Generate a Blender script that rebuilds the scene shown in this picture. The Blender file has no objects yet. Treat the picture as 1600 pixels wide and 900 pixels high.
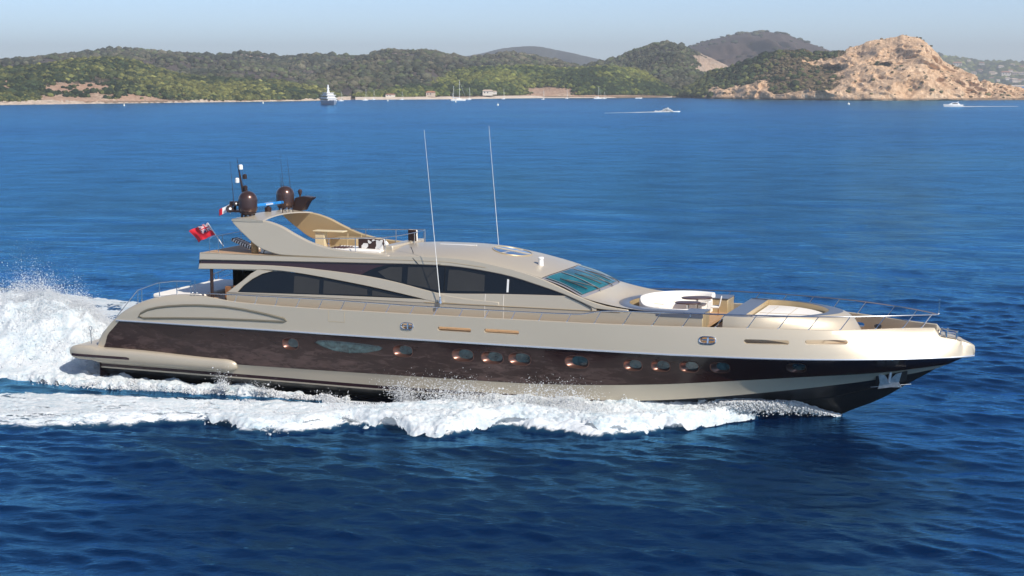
import bpy, bmesh, math, random
import numpy as np
from mathutils import Vector, Matrix

# ------------------------------------------------------------------ camera, sky, sun, exposure
FPX, CAMH, HORIZ = 2500.0, 16.0, 126.0
PITCH = math.atan((450.0 - HORIZ) / FPX)
scene = bpy.context.scene
col = scene.collection
cam_d = bpy.data.cameras.new("camera")
cam_d.sensor_width = 36.0
cam_d.lens = FPX / 1600.0 * 36.0
cam_d.clip_start = 0.5
cam_d.clip_end = 30000.0
cam = bpy.data.objects.new("camera", cam_d)
cam.location = (0, 0, CAMH)
cam.rotation_euler = (math.radians(90) - PITCH, 0, 0)
col.objects.link(cam)
scene.camera = cam

SUN_AZ, SUN_EL = math.radians(139.0), math.radians(41.0)   # azimuth from +Y towards +X
sdir = Vector((math.sin(SUN_AZ) * math.cos(SUN_EL), math.cos(SUN_AZ) * math.cos(SUN_EL), math.sin(SUN_EL)))
world = bpy.data.worlds.new("World")
scene.world = world
world.use_nodes = True
wn = world.node_tree
wn.nodes.clear()
sky = wn.nodes.new("ShaderNodeTexSky")
sky.sky_type = 'NISHITA'
sky.sun_disc = False
sky.sun_elevation = SUN_EL
sky.sun_rotation = SUN_AZ
sky.altitude = 0
sky.air_density = 0.55
sky.dust_density = 0.35
sky.ozone_density = 2.5
bg = wn.nodes.new("ShaderNodeBackground")
bg.inputs[1].default_value = 0.112
wo = wn.nodes.new("ShaderNodeOutputWorld")
wn.links.new(sky.outputs[0], bg.inputs[0])
wn.links.new(bg.outputs[0], wo.inputs[0])
sun_d = bpy.data.lights.new("sun", 'SUN')
sun_d.energy = 3.6
sun_d.angle = math.radians(0.5)
sun_d.color = (1.0, 0.93, 0.82)
sun = bpy.data.objects.new("sun", sun_d)
sun.rotation_euler = sdir.to_track_quat('Z', 'Y').to_euler()
col.objects.link(sun)
scene.view_settings.view_transform = 'Standard'
scene.view_settings.look = 'None'
scene.view_settings.exposure = 0.6
scene.view_settings.gamma = 1.0
scene.view_settings.use_curve_mapping = False
scene.render.engine = 'CYCLES'
scene.cycles.use_denoising = True
scene.cycles.max_bounces = 6
scene.cycles.volume_bounces = 0
scene.cycles.transparent_max_bounces = 8

rng = np.random.default_rng(7)
random.seed(7)

# ------------------------------------------------------------------ helpers
def tag(o, label=None, cat=None, group=None, kind=None):
    if label: o["label"] = label
    if cat: o["category"] = cat
    if group: o["group"] = group
    if kind: o["kind"] = kind
    return o

def link(o, parent=None):
    col.objects.link(o)
    if parent is not None: o.parent = parent
    return o

def big_mesh(name, V, F, mat, parent=None, smooth=True, attrs=None):
    """fast mesh from numpy arrays; F is (n,k)"""
    V = np.asarray(V, np.float32); F = np.asarray(F, np.int32)
    me = bpy.data.meshes.new(name)
    k = F.shape[1]
    me.vertices.add(len(V)); me.vertices.foreach_set("co", V.ravel())
    me.loops.add(F.size); me.loops.foreach_set("vertex_index", F.ravel())
    me.polygons.add(len(F))
    me.polygons.foreach_set("loop_start", np.arange(0, F.size, k, dtype=np.int32))
    if smooth: me.polygons.foreach_set("use_smooth", np.ones(len(F), bool))
    me.update(calc_edges=True)
    for an, arr in (attrs or {}).items():
        arr = np.asarray(arr, np.float32)
        if arr.ndim == 1:
            a = me.attributes.new(an, 'FLOAT', 'POINT'); a.data.foreach_set("value", arr)
        else:
            a = me.attributes.new(an, 'FLOAT_COLOR', 'POINT')
            a.data.foreach_set("color", np.concatenate([arr, np.ones((len(arr), 1), np.float32)], 1).ravel())
    if mat: me.materials.append(mat)
    return link(bpy.data.objects.new(name, me), parent)

def obj(name, verts, faces, mat, parent=None, smooth=False, bevel=0, angle=35, mats=None, mi=None, seg=2):
    me = bpy.data.meshes.new(name)
    me.from_pydata([tuple(map(float, v)) for v in verts], [], faces)
    for m in (mats or [mat]): me.materials.append(m)
    if mi:
        for p, i in zip(me.polygons, mi): p.material_index = i
    bm = bmesh.new(); bm.from_mesh(me)
    bmesh.ops.remove_doubles(bm, verts=bm.verts, dist=1e-4)
    bmesh.ops.recalc_face_normals(bm, faces=bm.faces)
    bm.to_mesh(me); bm.free()
    if smooth or bevel:
        me.polygons.foreach_set("use_smooth", [True] * len(me.polygons))
        me.set_sharp_from_angle(angle=math.radians(angle))
    o = link(bpy.data.objects.new(name, me), parent)
    if bevel:
        b = o.modifiers.new("bevel", 'BEVEL'); b.width = bevel; b.segments = seg; b.limit_method = 'ANGLE'
        b.angle_limit = math.radians(40); b.harden_normals = False
    return o

class MB:
    """collects simple shapes into one mesh"""
    def __init__(s): s.v = []; s.f = []; s.mi = []
    def add(s, v, f, m=0):
        n = len(s.v); s.v += [tuple(map(float, p)) for p in v]
        s.f += [tuple(i + n for i in q) for q in f]; s.mi += [m] * len(f); return s
    def box(s, a, b, m=0):
        (x0, y0, z0), (x1, y1, z1) = a, b
        return s.add([(x0,y0,z0),(x1,y0,z0),(x1,y1,z0),(x0,y1,z0),(x0,y0,z1),(x1,y0,z1),(x1,y1,z1),(x0,y1,z1)],
                     [(0,3,2,1),(4,5,6,7),(0,1,5,4),(1,2,6,5),(2,3,7,6),(3,0,4,7)], m)
    def tube(s, pts, r, n=8, m=0, closed=False):
        P = [Vector(p) for p in pts]; N = len(P)
        rr = r if isinstance(r, (list, tuple)) else [r] * N
        rings = []; up = None
        for i, p in enumerate(P):
            if closed: t = (P[(i + 1) % N] - P[i - 1])
            else: t = P[min(i + 1, N - 1)] - P[max(i - 1, 0)]
            t.normalize()
            if up is None: up = Vector((0, 0, 1)) if abs(t.z) < .9 else Vector((1, 0, 0))
            a = t.cross(up); 
            if a.length < 1e-5: a = t.orthogonal()
            a.normalize(); b = a.cross(t); b.normalize(); up = b
            rings.append([p + (a * math.cos(2*math.pi*k/n) + b * math.sin(2*math.pi*k/n)) * rr[i] for k in range(n)])
        v = [q for rg in rings for q in rg]; f = []
        for i in range(N if closed else N - 1):
            j = (i + 1) % N
            for k in range(n):
                l = (k + 1) % n
                f.append((i*n+k, i*n+l, j*n+l, j*n+k))
        if not closed: f += [tuple(range(n))[::-1], tuple((N-1)*n + k for k in range(n))]
        return s.add(v, f, m)
    def lathe(s, prof, c=(0, 0, 0), n=24, m=0, axis=None):
        v = []; f = []
        for r, z in prof:
            for k in range(n):
                a = 2*math.pi*k/n; v.append(Vector((r*math.cos(a), r*math.sin(a), z)))
        if axis is not None:
            q = Vector(axis).to_track_quat('Z', 'Y'); v = [q @ p for p in v]
        v = [p + Vector(c) for p in v]
        for i in range(len(prof)-1):
            for k in range(n):
                l = (k+1) % n; f.append((i*n+k, i*n+l, (i+1)*n+l, (i+1)*n+k))
        f += [tuple(range(n))[::-1], tuple((len(prof)-1)*n+k for k in range(n))]
        return s.add(v, f, m)
    def grid(s, rows, m=0, closed=False):
        R = len(rows); Cn = len(rows[0]); v = [p for r in rows for p in r]; f = []
        for i in range(R - 1):
            for j in range(Cn if closed else Cn - 1):
                k = (j + 1) % Cn
                f.append((i*Cn+j, i*Cn+k, (i+1)*Cn+k, (i+1)*Cn+j))
        return s.add(v, f, m)
    def prism(s, poly, off, m=0):
        """poly list of 3D points, extruded by vector off"""
        n = len(poly); o = Vector(off)
        v = [Vector(p) for p in poly] + [Vector(p) + o for p in poly]
        f = [tuple(range(n))[::-1], tuple(n + i for i in range(n))] + [(i, (i+1) % n, n+(i+1) % n, n+i) for i in range(n)]
        return s.add(v, f, m)
    def build(s, name, mat, parent=None, smooth=True, bevel=0, angle=35, mats=None, seg=2):
        return obj(name, s.v, s.f, mat, parent, smooth, bevel, angle, mats, s.mi if mats else None, seg)

def pchip(xs, ys):
    xs = np.asarray(xs, float); ys = np.asarray(ys, float)
    h = np.diff(xs); d = np.diff(ys) / h
    m = np.zeros(len(xs)); m[0] = d[0]; m[-1] = d[-1]
    for i in range(1, len(xs) - 1):
        if d[i-1] * d[i] > 0:
            w1 = 2*h[i] + h[i-1]; w2 = h[i] + 2*h[i-1]
            m[i] = (w1 + w2) / (w1/d[i-1] + w2/d[i])
    def f(x):
        x = np.clip(np.asarray(x, float), xs[0], xs[-1])
        i = np.clip(np.searchsorted(xs, x) - 1, 0, len(xs) - 2)
        t = (x - xs[i]) / h[i]
        r = ((2*t**3-3*t**2+1)*ys[i] + (t**3-2*t**2+t)*h[i]*m[i] + (-2*t**3+3*t**2)*ys[i+1] + (t**3-t**2)*h[i]*m[i+1])
        return float(r) if np.ndim(r) == 0 else r
    return f

def sstep(a, b, x):
    t = np.clip((np.asarray(x, float) - a) / (b - a), 0, 1); return t*t*(3 - 2*t)

def _hash(ix, iy, iz, seed):
    h = (ix.astype(np.uint32) * np.uint32(374761393) + iy.astype(np.uint32) * np.uint32(668265263)
         + iz.astype(np.uint32) * np.uint32(2147483647 - 61) + np.uint32(seed * 1274126177 % 4294967291))
    h = (h ^ (h >> np.uint32(13))) * np.uint32(1274126177)
    h = (h ^ (h >> np.uint32(16))) * np.uint32(2246822519)
    h = h ^ (h >> np.uint32(15))
    return h.astype(np.float64) / 4294967295.0
def vnoise(P, seed=0):
    P = np.asarray(P, float); I = np.floor(P).astype(np.int64); f = P - I; u = f*f*f*(f*(f*6-15)+10)
    r = 0
    for dx in (0, 1):
        for dy in (0, 1):
            for dz in (0, 1):
                w = (u[:, 0] if dx else 1-u[:, 0]) * (u[:, 1] if dy else 1-u[:, 1]) * (u[:, 2] if dz else 1-u[:, 2])
                r = r + w * _hash(I[:, 0]+dx, I[:, 1]+dy, I[:, 2]+dz, seed)
    return r * 2 - 1
def fbm(P, octv=4, gain=.5, lac=2.03, seed=0, ridged=False):
    P = np.asarray(P, float); a = 1.0; s = 0; n = 0
    for o in range(octv):
        q = vnoise(P, seed + o * 17)
        if ridged: q = 1 - 2*np.abs(q)
        s = s + a * q; n += a; a *= gain; P = P * lac + 11.3
    return s / n

def pix(px, py):
    """direction through a point of the picture, scaled to one metre of depth"""
    c, s = math.cos(PITCH), math.sin(PITCH)
    x = (np.asarray(px, float) - 800); y = -(np.asarray(py, float) - 450)
    dy = c*FPX + s*y; dz = -s*FPX + c*y
    return x/dy, dz/dy
def at(px, py, D):
    x, z = pix(px, py); return x*D, D + 0*x, CAMH + z*D

# ------------------------------------------------------------------ materials
def mat_new(name):
    m = bpy.data.materials.new(name); m.use_nodes = True
    nt = m.node_tree; b = nt.nodes["Principled BSDF"]
    return m, nt, b
def simple(name, c, rough=.5, metal=0.0, coat=0.0, spec=None, noise=0.0, nscale=3.0, bump=0.0):
    m, nt, b = mat_new(name)
    b.inputs["Base Color"].default_value = (*c, 1)
    b.inputs["Roughness"].default_value = rough
    b.inputs["Metallic"].default_value = metal
    b.inputs["Coat Weight"].default_value = coat
    b.inputs["Coat Roughness"].default_value = .08
    if noise or bump:
        tc = nt.nodes.new("ShaderNodeTexCoord"); nz = nt.nodes.new("ShaderNodeTexNoise")
        nz.inputs["Scale"].default_value = nscale; nz.inputs["Detail"].default_value = 5
        nt.links.new(tc.outputs["Object"], nz.inputs["Vector"])
        if noise:
            rp = nt.nodes.new("ShaderNodeValToRGB")
            rp.color_ramp.elements[0].position = .3; rp.color_ramp.elements[1].position = .7
            rp.color_ramp.elements[0].color = (*[x*(1-noise) for x in c], 1)
            rp.color_ramp.elements[1].color = (*[min(1, x*(1+noise)) for x in c], 1)
            nt.links.new(nz.outputs["Fac"], rp.inputs[0]); nt.links.new(rp.outputs[0], b.inputs["Base Color"])
        if bump:
            bp = nt.nodes.new("ShaderNodeBump"); bp.inputs["Strength"].default_value = bump
            bp.inputs["Distance"].default_value = .02
            nt.links.new(nz.outputs["Fac"], bp.inputs["Height"]); nt.links.new(bp.outputs[0], b.inputs["Normal"])
    return m

class NT:
    """tiny node helper"""
    def __init__(s, nt): s.nt = nt
    def n(s, t, **kw):
        nd = s.nt.nodes.new(t)
        for k, v in kw.items(): setattr(nd, k, v)
        return nd
    def l(s, a, b): s.nt.links.new(a, b)
    def math(s, op, a, b=None, clamp=False):
        nd = s.n("ShaderNodeMath", operation=op, use_clamp=clamp)
        for i, x in enumerate((a, b)):
            if x is None: continue
            if isinstance(x, (int, float)): nd.inputs[i].default_value = x
            else: s.l(x, nd.inputs[i])
        return nd.outputs[0]
    def noise(s, vec, scale, detail=4, rough=.5, dist=0):
        nd = s.n("ShaderNodeTexNoise"); nd.inputs["Scale"].default_value = scale; nd.inputs["Detail"].default_value = detail
        nd.inputs["Roughness"].default_value = rough; nd.inputs["Distortion"].default_value = dist
        if vec is not None: s.l(vec, nd.inputs["Vector"])
        return nd.outputs["Fac"]
    def ramp(s, fac, stops):
        nd = s.n("ShaderNodeValToRGB"); e = nd.color_ramp.elements
        while len(e) < len(stops): e.new(.5)
        for i, (p, c) in enumerate(stops):
            e[i].position = p; e[i].color = (*c, 1) if len(c) == 3 else c
        s.l(fac, nd.inputs[0]); return nd.outputs[0]
    def mix(s, fac, a, b, blend='MIX'):
        nd = s.n("ShaderNodeMix", data_type='RGBA', blend_type=blend)
        for k, x in ((0, fac), (6, a), (7, b)):
            if isinstance(x, (int, float)): nd.inputs[k].default_value = x
            elif isinstance(x, tuple): nd.inputs[k].default_value = (*x, 1)
            else: s.l(x, nd.inputs[k])
        return nd.outputs[2]
    def mapping(s, vec, scale=(1, 1, 1), rot=(0, 0, 0)):
        nd = s.n("ShaderNodeMapping"); nd.inputs["Scale"].default_value = scale; nd.inputs["Rotation"].default_value = rot
        s.l(vec, nd.inputs["Vector"]); return nd.outputs[0]
    def attr(s, name, out="Fac"):
        nd = s.n("ShaderNodeAttribute", attribute_name=name); return nd.outputs[out]
    def bump(s, h, strength, dist):
        nd = s.n("ShaderNodeBump"); nd.inputs["Strength"].default_value = strength; nd.inputs["Distance"].default_value = dist
        s.l(h, nd.inputs["Height"]); return nd.outputs[0]
# ------------------------------------------------------------------ the yacht's frame (needed for the wake too)
YO = Vector((15.7636, 75.6928, 0.0)); YAW = math.radians(-20.0)
YF = (math.cos(YAW), math.sin(YAW)); YP = (-math.sin(YAW), math.cos(YAW))
def to_uv(x, y):
    dx, dy = x - YO.x, y - YO.y
    return dx*YF[0] + dy*YF[1], dx*YP[0] + dy*YP[1]
def from_uv(u, v):
    return YO.x + u*YF[0] + v*YP[0], YO.y + u*YF[1] + v*YP[1]

bow_out = pchip([-140,-80,-55,-48,-42,-36,-33.3,-30.9,-28.3,-26.6,-24.8,-23,-21.1,-19.2,-17.8,-16.4,-14.8,-12.5,-9.8,-7.9,-5.9,-4.2,-2.5,-.2],
                [46,29,22.5,20.2,18.2,16.5,15.3,13.7,12.6,12.6,13.5,12.7,10.7,10.5,11.0,11.2,8.9,8.5,8.9,7.4,5.6,2.8,1.0,.15])
bow_in = pchip([-140,-80,-55,-42,-38.7,-33.7,-28.2,-24.7,-21.2,-19.5,-17.5,-15,-10,-6,-3,-1,0],
               [36,20,12.5,8.9,8.0,7.3,6.5,6.2,6.1,5.4,4.2,3.2,2.6,2.2,1.2,.4,0])
def wake_fields(u, v):
    """foam cover (0..1) and water height of the wake at yacht coordinates"""
    a = np.abs(v)
    P = np.stack([u*.33, v*.5, 0*u], 1)
    n1 = fbm(P, 4, .55, seed=3); n2 = fbm(np.stack([u*1.1, v*2.2, 0*u], 1), 3, .6, seed=9)
    o = bow_out(u) + n1*1.0 + n2*.35; i = bow_in(u) + n1*.9
    w = np.maximum(o - i, .2)
    s = (a - i) / w
    band = sstep(-.12, .16, s) * (1 - sstep(.93, 1.04, s)) * (u < .2) * (u > -140)
    thin = sstep(-18, -45, u)
    dens = band * (1 - .46*thin - .15*thin*n1) * (1 - .75*sstep(-60, -130, u))
    # little open tail just outside the bow
    # water line against the hull
    wl = np.exp(-((a - (4.25 + .15*n2)) / (.45 + .5*sstep(-30, -42, u)))**2) * sstep(-14, -27, u) * (u > -43)
    # churned water behind the transom
    half = 3.6 + .12*np.clip(-41 - u, 0, 200)
    prop = (1 - sstep(half*.75, half*1.1, a + n1*.8)) * sstep(-36.5, -39, u) * (1 - .6*sstep(-70, -140, u))
    lace = sstep(-30, -60, u) * (1 - sstep(0, .2, s)) * (.36 + .3*n1)
    foam = np.clip(np.maximum.reduce([dens, wl*.95, prop, lace]), 0, 1)
    h = band * (.12 + .38*np.exp(-((s - .78) / .2)**2)) * (.5 + .5*sstep(-45, -12, u)) * sstep(.2, -3, u)
    h += band * sstep(0, -6, u) * sstep(-30, -12, u) * .3 * (1 - s.clip(0, 1))
    h += foam * (.10*n2 + .05)
    h -= .22 * np.exp(-((a - .62*i) / (.3*i + .3))**2) * sstep(-16, -24, u) * sstep(-75, -50, u)
    h += prop * (.25 + .3*n1)
    return foam, h

# ------------------------------------------------------------------ sea
def graded(dense0, dense1, step, lo, hi, g):
    a = list(np.arange(dense0, dense1 + 1e-6, step))
    s = step; x = a[-1]
    while x < hi: s *= g; x += s; a.append(min(x, hi))
    s = step; x = a[0]; b = []
    while x > lo: s *= g; x -= s; b.append(max(x, lo))
    return np.array(b[::-1] + a)
gx = graded(-40, 42, .17, -9000, 9000, 1.035)
gy = graded(47, 104, .17, -2500, 9500, 1.022)
X, Yg = np.meshgrid(gx, gy)
nx_, ny_ = len(gx), len(gy)
X = X.ravel(); Yg = Yg.ravel()
sx = np.interp(X, gx, np.gradient(gx)); sy = np.interp(Yg, gy, np.gradient(gy))
Z = np.zeros(len(X)); DX = np.zeros(len(X)); DY = np.zeros(len(X))
wr = np.random.default_rng(5)
gust = .75 + .5*fbm(np.stack([X*.012, Yg*.012, 0*X], 1), 3, seed=77)
for k in range(84):
    lam = .62 * (19/.62)**(k/83.0)
    th = math.radians(248) + wr.normal(0, .42 if lam > 3 else .6)
    kx, ky = math.cos(th), math.sin(th)
    amp = .0054 * lam**.40 * (1.0 if lam < 5 else .8)
    kk = 2*math.pi/lam; ph = wr.uniform(0, 6.28)
    res = np.maximum(sx*abs(kx), sy*abs(ky))
    fade = np.clip((lam/res - 3.0)/3.0, 0, 1)
    arg = kk*(kx*X + ky*Yg) + ph
    Z += amp*fade*np.cos(arg)
    DX -= .75*amp*fade*kx*np.sin(arg); DY -= .75*amp*fade*ky*np.sin(arg)
Z *= gust
rough = .04 + .17*sstep(60, 420, np.hypot(X, Yg))*(.8 + .4*(gust-.75)*2)
U, Vv = to_uv(X, Yg)
near = (np.abs(U + 20) < 130) & (np.abs(Vv) < 60)
foam = np.zeros(len(X)); hw = np.zeros(len(X))
foam[near], hw[near] = wake_fields(U[near], Vv[near])
# water stays clear of the hull's inside and flattens near it
calm = 1 - .75*np.exp(-(np.clip(np.abs(Vv) - 3, 0, None)/3.0)**2) * sstep(-44, -36, U) * sstep(6, 1, U)
shore_fade = 1 - .7*sstep(700, 1300, Yg)
Z = Z*calm*shore_fade*(1 - .5*foam) + hw
# wake arms trailing from the stern on the near side
aa = np.abs(Vv)
for j in range(6):
    o = np.interp(U, [-140,-48,-33,-20,0], [46,20.2,15.3,10.6,2]) + 1.6 + 1.55*j
    Z += .10*np.exp(-j*.28) * np.cos(np.clip((aa - o)/.75, -np.pi, np.pi))*.5*(np.abs(aa-o) < 2.35) * sstep(-20, -34, U) * sstep(-140, -70, U)
idx = np.arange(nx_*ny_).reshape(ny_, nx_)
FQ = np.stack([idx[:-1, :-1], idx[:-1, 1:], idx[1:, 1:], idx[1:, :-1]], -1).reshape(-1, 4)

m_sea, nt, b = mat_new("sea_water"); N = NT(nt)
geo = N.n("ShaderNodeNewGeometry"); P = geo.outputs["Position"]
patch = N.noise(N.mapping(P, (.0045, .020, .01)), 1.0, 3)
patch2 = N.noise(N.mapping(P, (.03, .09, .01), (0, 0, .2)), 1.0, 3)
patch3 = N.noise(N.mapping(P, (.10, .13, .01), (0, 0, .25)), 1.0, 6, .72, .5)
deep = N.ramp(patch, [(.3, (.0005, .0064, .029)), (.7, (.0010, .0140, .054))])
r1 = N.noise(N.mapping(P, (2.6, 3.6, 2), (0, 0, .35)), 1.0, 6, .62)
r2 = N.noise(N.mapping(P, (.45, .75, .5), (0, 0, .3)), 1.0, 5, .6, .4)
r3 = N.noise(N.mapping(P, (.09, .16, .1), (0, 0, .3)), 1.0, 4, .6, .4)
gustn = N.math('MULTIPLY_ADD', patch, 1.0); nt.nodes[-1].inputs[2].default_value = .1
h = N.math('ADD', N.math('MULTIPLY', r1, .060), N.math('MULTIPLY', r2, .11))
h = N.math('ADD', h, N.math('MULTIPLY', r3, .30))
h = N.math('MULTIPLY', h, N.math('MULTIPLY_ADD', patch2, .9)); nt.nodes[-2].inputs[2].default_value = .5
fo = N.attr("foam")
bub = N.noise(N.mapping(P, (1.5, 2.6, 2), (0, 0, -.35)), 1.0, 8, .72, .8)
bub2 = N.noise(N.mapping(P, (.55, 1.7, 1), (0, 0, -.35)), 1.0, 5, .6, 1.2)
bb = N.math('ADD', N.math('MULTIPLY', bub, .62), N.math('MULTIPLY', bub2, .38))
# threshold falls as foam cover rises
mrg = N.n("ShaderNodeMapRange", interpolation_type='SMOOTHSTEP')
N.l(N.math('ADD', bb, N.math('MULTIPLY', fo, .62)), mrg.inputs[0])
mrg.inputs[1].default_value = .77; mrg.inputs[2].default_value = 1.0
ff = N.math('MULTIPLY', mrg.outputs[0], N.math('MULTIPLY', fo, 5.0, True), True)
aer = N.math('MULTIPLY', fo, .5, True)
wcol = N.mix(aer, deep, (.05, .16, .24))
fcol = N.ramp(bub, [(.3, (.62, .70, .76)), (.55, (.86, .88, .89))])
nt.nodes.remove(b)
hf = N.math('ADD', N.math('MULTIPLY', h, N.math('MULTIPLY_ADD', N.attr("rough"), 11.0)), N.math('MULTIPLY', N.math('MULTIPLY', bb, ff), .4)); 
for nd in nt.nodes:
    if nd.type == 'MATH' and nd.operation == 'MULTIPLY_ADD' and abs(nd.inputs[1].default_value - 11.0) < 1e-6: nd.inputs[2].default_value = .35
nrm = N.bump(hf, .62, 1.0)
body = N.n("ShaderNodeBsdfDiffuse"); N.l(wcol, body.inputs[0]); N.l(nrm, body.inputs["Normal"])
gl = N.n("ShaderNodeBsdfGlossy"); gl.inputs[0].default_value = (.25, .66, 1.0, 1); N.l(N.attr("rough"), gl.inputs["Roughness"]); N.l(nrm, gl.inputs["Normal"])
fr = N.n("ShaderNodeFresnel"); fr.inputs["IOR"].default_value = 1.333; N.l(nrm, fr.inputs["Normal"])
wm = N.n("ShaderNodeMixShader"); N.l(N.math('MINIMUM', N.math('MULTIPLY', N.math('MULTIPLY', fr.outputs[0], N.math('ADD', N.math('MULTIPLY', patch2, .6), .66)), N.math('ADD', N.math('MULTIPLY', patch3, 1.5), .28)), .80), wm.inputs[0]); N.l(body.outputs[0], wm.inputs[1]); N.l(gl.outputs[0], wm.inputs[2])
fb = N.n("ShaderNodeBsdfDiffuse"); N.l(fcol, fb.inputs[0]); N.l(N.bump(bub, .8, .25), fb.inputs["Normal"])
ms = N.n("ShaderNodeMixShader"); N.l(ff, ms.inputs[0]); N.l(wm.outputs[0], ms.inputs[1]); N.l(fb.outputs[0], ms.inputs[2])
N.l(ms.outputs[0], nt.nodes["Material Output"].inputs[0])
sea = big_mesh("sea", np.stack([X + DX*calm, Yg + DY*calm, Z], 1), FQ, m_sea, attrs={"foam": foam, "rough": rough})
tag(sea, "deep blue rippled sea with white wake foam around the moving yacht", "sea", kind="structure")

# ------------------------------------------------------------------ hills
def mat_hill(name, c1, c2, c3, rock=None, scale=.05):
    m, nt, b = mat_new(name); N = NT(nt)
    P = N.n("ShaderNodeNewGeometry").outputs["Position"]
    n1 = N.noise(P, scale, 5, .6); n2 = N.noise(P, scale*6, 4, .65)
    c = N.ramp(n1, [(.35, c1), (.5, c2), (.68, c3)])
    c = N.mix(N.math('MULTIPLY', n2, .55), c, N.ramp(n2, [(.3, tuple(x*.45 for x in c1)), (.7, c3)]))
    if rock:
        rk = N.attr("rock"); rf = N.math('GREATER_THAN', N.math('ADD', rk, N.math('MULTIPLY', N.math('SUBTRACT', n2, .5), .9)), .5)
        n3 = N.noise(N.mapping(P, (1, 1, .35)), .35, 6, .7); n4 = N.noise(P, .045, 3, .5)
        rc = N.ramp(n3, [(.28, tuple(x*.55 for x in rock[0])), (.45, rock[0]), (.6, rock[1]), (.78, tuple(min(1, x*1.15) for x in rock[1]))])
        rc = N.mix(N.math('MULTIPLY', N.math('SUBTRACT', n4, .35), 1.6, True), rc, rock[2], 'MIX')
        c = N.mix(rf, c, rc)
        sz = N.n("ShaderNodeSeparateXYZ"); N.l(P, sz.inputs[0])
        wet = N.math('LESS_THAN', N.math('ADD', sz.outputs[2], N.math('MULTIPLY', n3, -3.5)), -.2)
        c = N.mix(N.math('MULTIPLY', wet, .75), c, (.13, .10, .075))
    b.inputs["Roughness"].default_value = .95; b.inputs["Specular IOR Level"].default_value = .1
    N.l(c, b.inputs["Base Color"]); N.l(N.bump(n2, .7, 2.5), b.inputs["Normal"])
    return m

class Hill:
    def __init__(s, name, ridge, Dr, shore, mat, label, ns=300, nt=46, disp=4.0, power=.75, rock=None, seed=1, tmax=1.7, relief=.10, rockdisp=0, jag=1.2, low=0.0):
        rx = [p[0] for p in ridge]
        s.ridge = pchip(rx, [p[1] for p in ridge]); s.Dr = pchip(*zip(*Dr)) if isinstance(Dr, list) else (lambda px: np.full(np.shape(px), float(Dr)))
        s.shore = pchip(*zip(*shore)); s.x0, s.x1 = rx[0], rx[-1]
        s.power, s.disp, s.seed, s.relief, s.rockf, s.rockdisp, s.jag, s.low = power, disp, seed, relief, rock, rockdisp, jag, low
        px = np.linspace(s.x0, s.x1, ns); t = np.concatenate([np.linspace(0, 1, nt), np.linspace(1, tmax, 9)[1:]])
        PX, T = np.meshgrid(px, t); V, rk = s.surf(PX.ravel(), T.ravel())
        i = np.arange(V.shape[0]).reshape(len(t), ns)
        F = np.stack([i[:-1, :-1], i[:-1, 1:], i[1:, 1:], i[1:, :-1]], -1).reshape(-1, 4)
        s.o = tag(big_mesh(name, V, F, mat, attrs={"rock": rk}), label, "hill", kind="structure")
    def surf(s, px, t):
        Dr = s.Dr(px); Ds = s.shore(px)
        x1, y1, z1 = at(px, s.ridge(px), Dr)
        rn = fbm(np.stack([px*.11, 0*px, 0*px], 1), 3, .6, seed=s.seed+40) * s.jag * Dr/FPX
        z1 = np.maximum(z1 + rn - s.low, .5)
        x0, _ = pix(px, np.full(np.shape(px), 150.0)); x0 = x0*Ds
        tt = np.clip(t, 0, 1); back = np.clip(t - 1, 0, None)
        y = Ds + (Dr - Ds)*t; x = x0 + (x1 - x0)*np.clip(t, 0, 3)
        z = z1 * tt**s.power * (1 - back*back*2.1) - .4*(t <= 0)
        w = np.sin(np.pi*tt)
        P = np.stack([x, y, z], 1)
        z = z + z1*s.relief*w*fbm(P*np.array([.012, .006, .0])+s.seed*3.7, 3, seed=s.seed)*2.2
        y = y + w*(Dr - Ds)*.22*fbm(P*np.array([.016, 0, .02])+s.seed*1.7, 3, seed=s.seed+5)*1.5
        z = z + np.minimum(1, tt*6)*s.disp*.35*fbm(P*.09, 4, .6, seed=s.seed+9)*(.3 + .7*w)
        rk = np.zeros(len(px))
        if s.rockf is not None:
            rk = s.rockf(px, t, P)
            if s.rockdisp:
                q = np.stack([x*.019 + z*.026, y*.012, z*.020 - x*.012], 1)
                r = fbm(q, 5, .55, seed=s.seed+21, ridged=True); r2 = .30*fbm(q*4.2 + 5, 4, .6, seed=s.seed+23, ridged=True)
                k = np.clip(rk, 0, 1)*np.minimum(1, tt*7 + .35)*(1 - .75*sstep(.80, .96, t))
                sl = np.abs(((x*.030 + z*.055 + 1.4*fbm(q*1.5, 2, seed=s.seed+31)) % 1.0) - .5)*2
                y = y - k*s.rockdisp*(r*1.25 + r2*.5 + .45*sl); z = np.maximum(z + k*s.rockdisp*.30*(r + .7*r2), -1)*1.0
                x = x + k*s.rockdisp*.35*r2
        return np.stack([x, y, z], 1), rk

HILLB = [simple(n, c, .95) for n, c in (("scrub_a", (.05, .06, .025)),)]
rock_or = ((.44, .295, .19), (.69, .51, .35), (.56, .345, .19))
rock_gy = ((.33, .25, .19), (.50, .41, .32), (.42, .27, .19))
def rock_left(px, t, P):
    n = fbm(P*.05, 3, seed=31)*.35
    n2 = fbm(P*.12, 3, seed=38)
    c = np.exp(-((px-78)/22)**2)*(1-sstep(.14, .42, t)) + .95*np.exp(-((px-132)/42)**2)*(1-sstep(.16, .44, t + .3*n)) + np.exp(-((px-205)/30)**2)*(1-sstep(.05, .16, t)) + .6*np.exp(-((px-245)/14)**2)*(1-sstep(.05, .3, t)) + .55*np.exp(-((px-5)/8)**2)*(1-sstep(.3, .5, np.abs(t-.35)*3))
    return np.clip(c*1.0 + (n*1.3 + n2*.5)*np.minimum(1, c*1.6) + (1-sstep(.015, .04, t))*.75 + .25*n*(t < .5), 0, 1)
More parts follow.
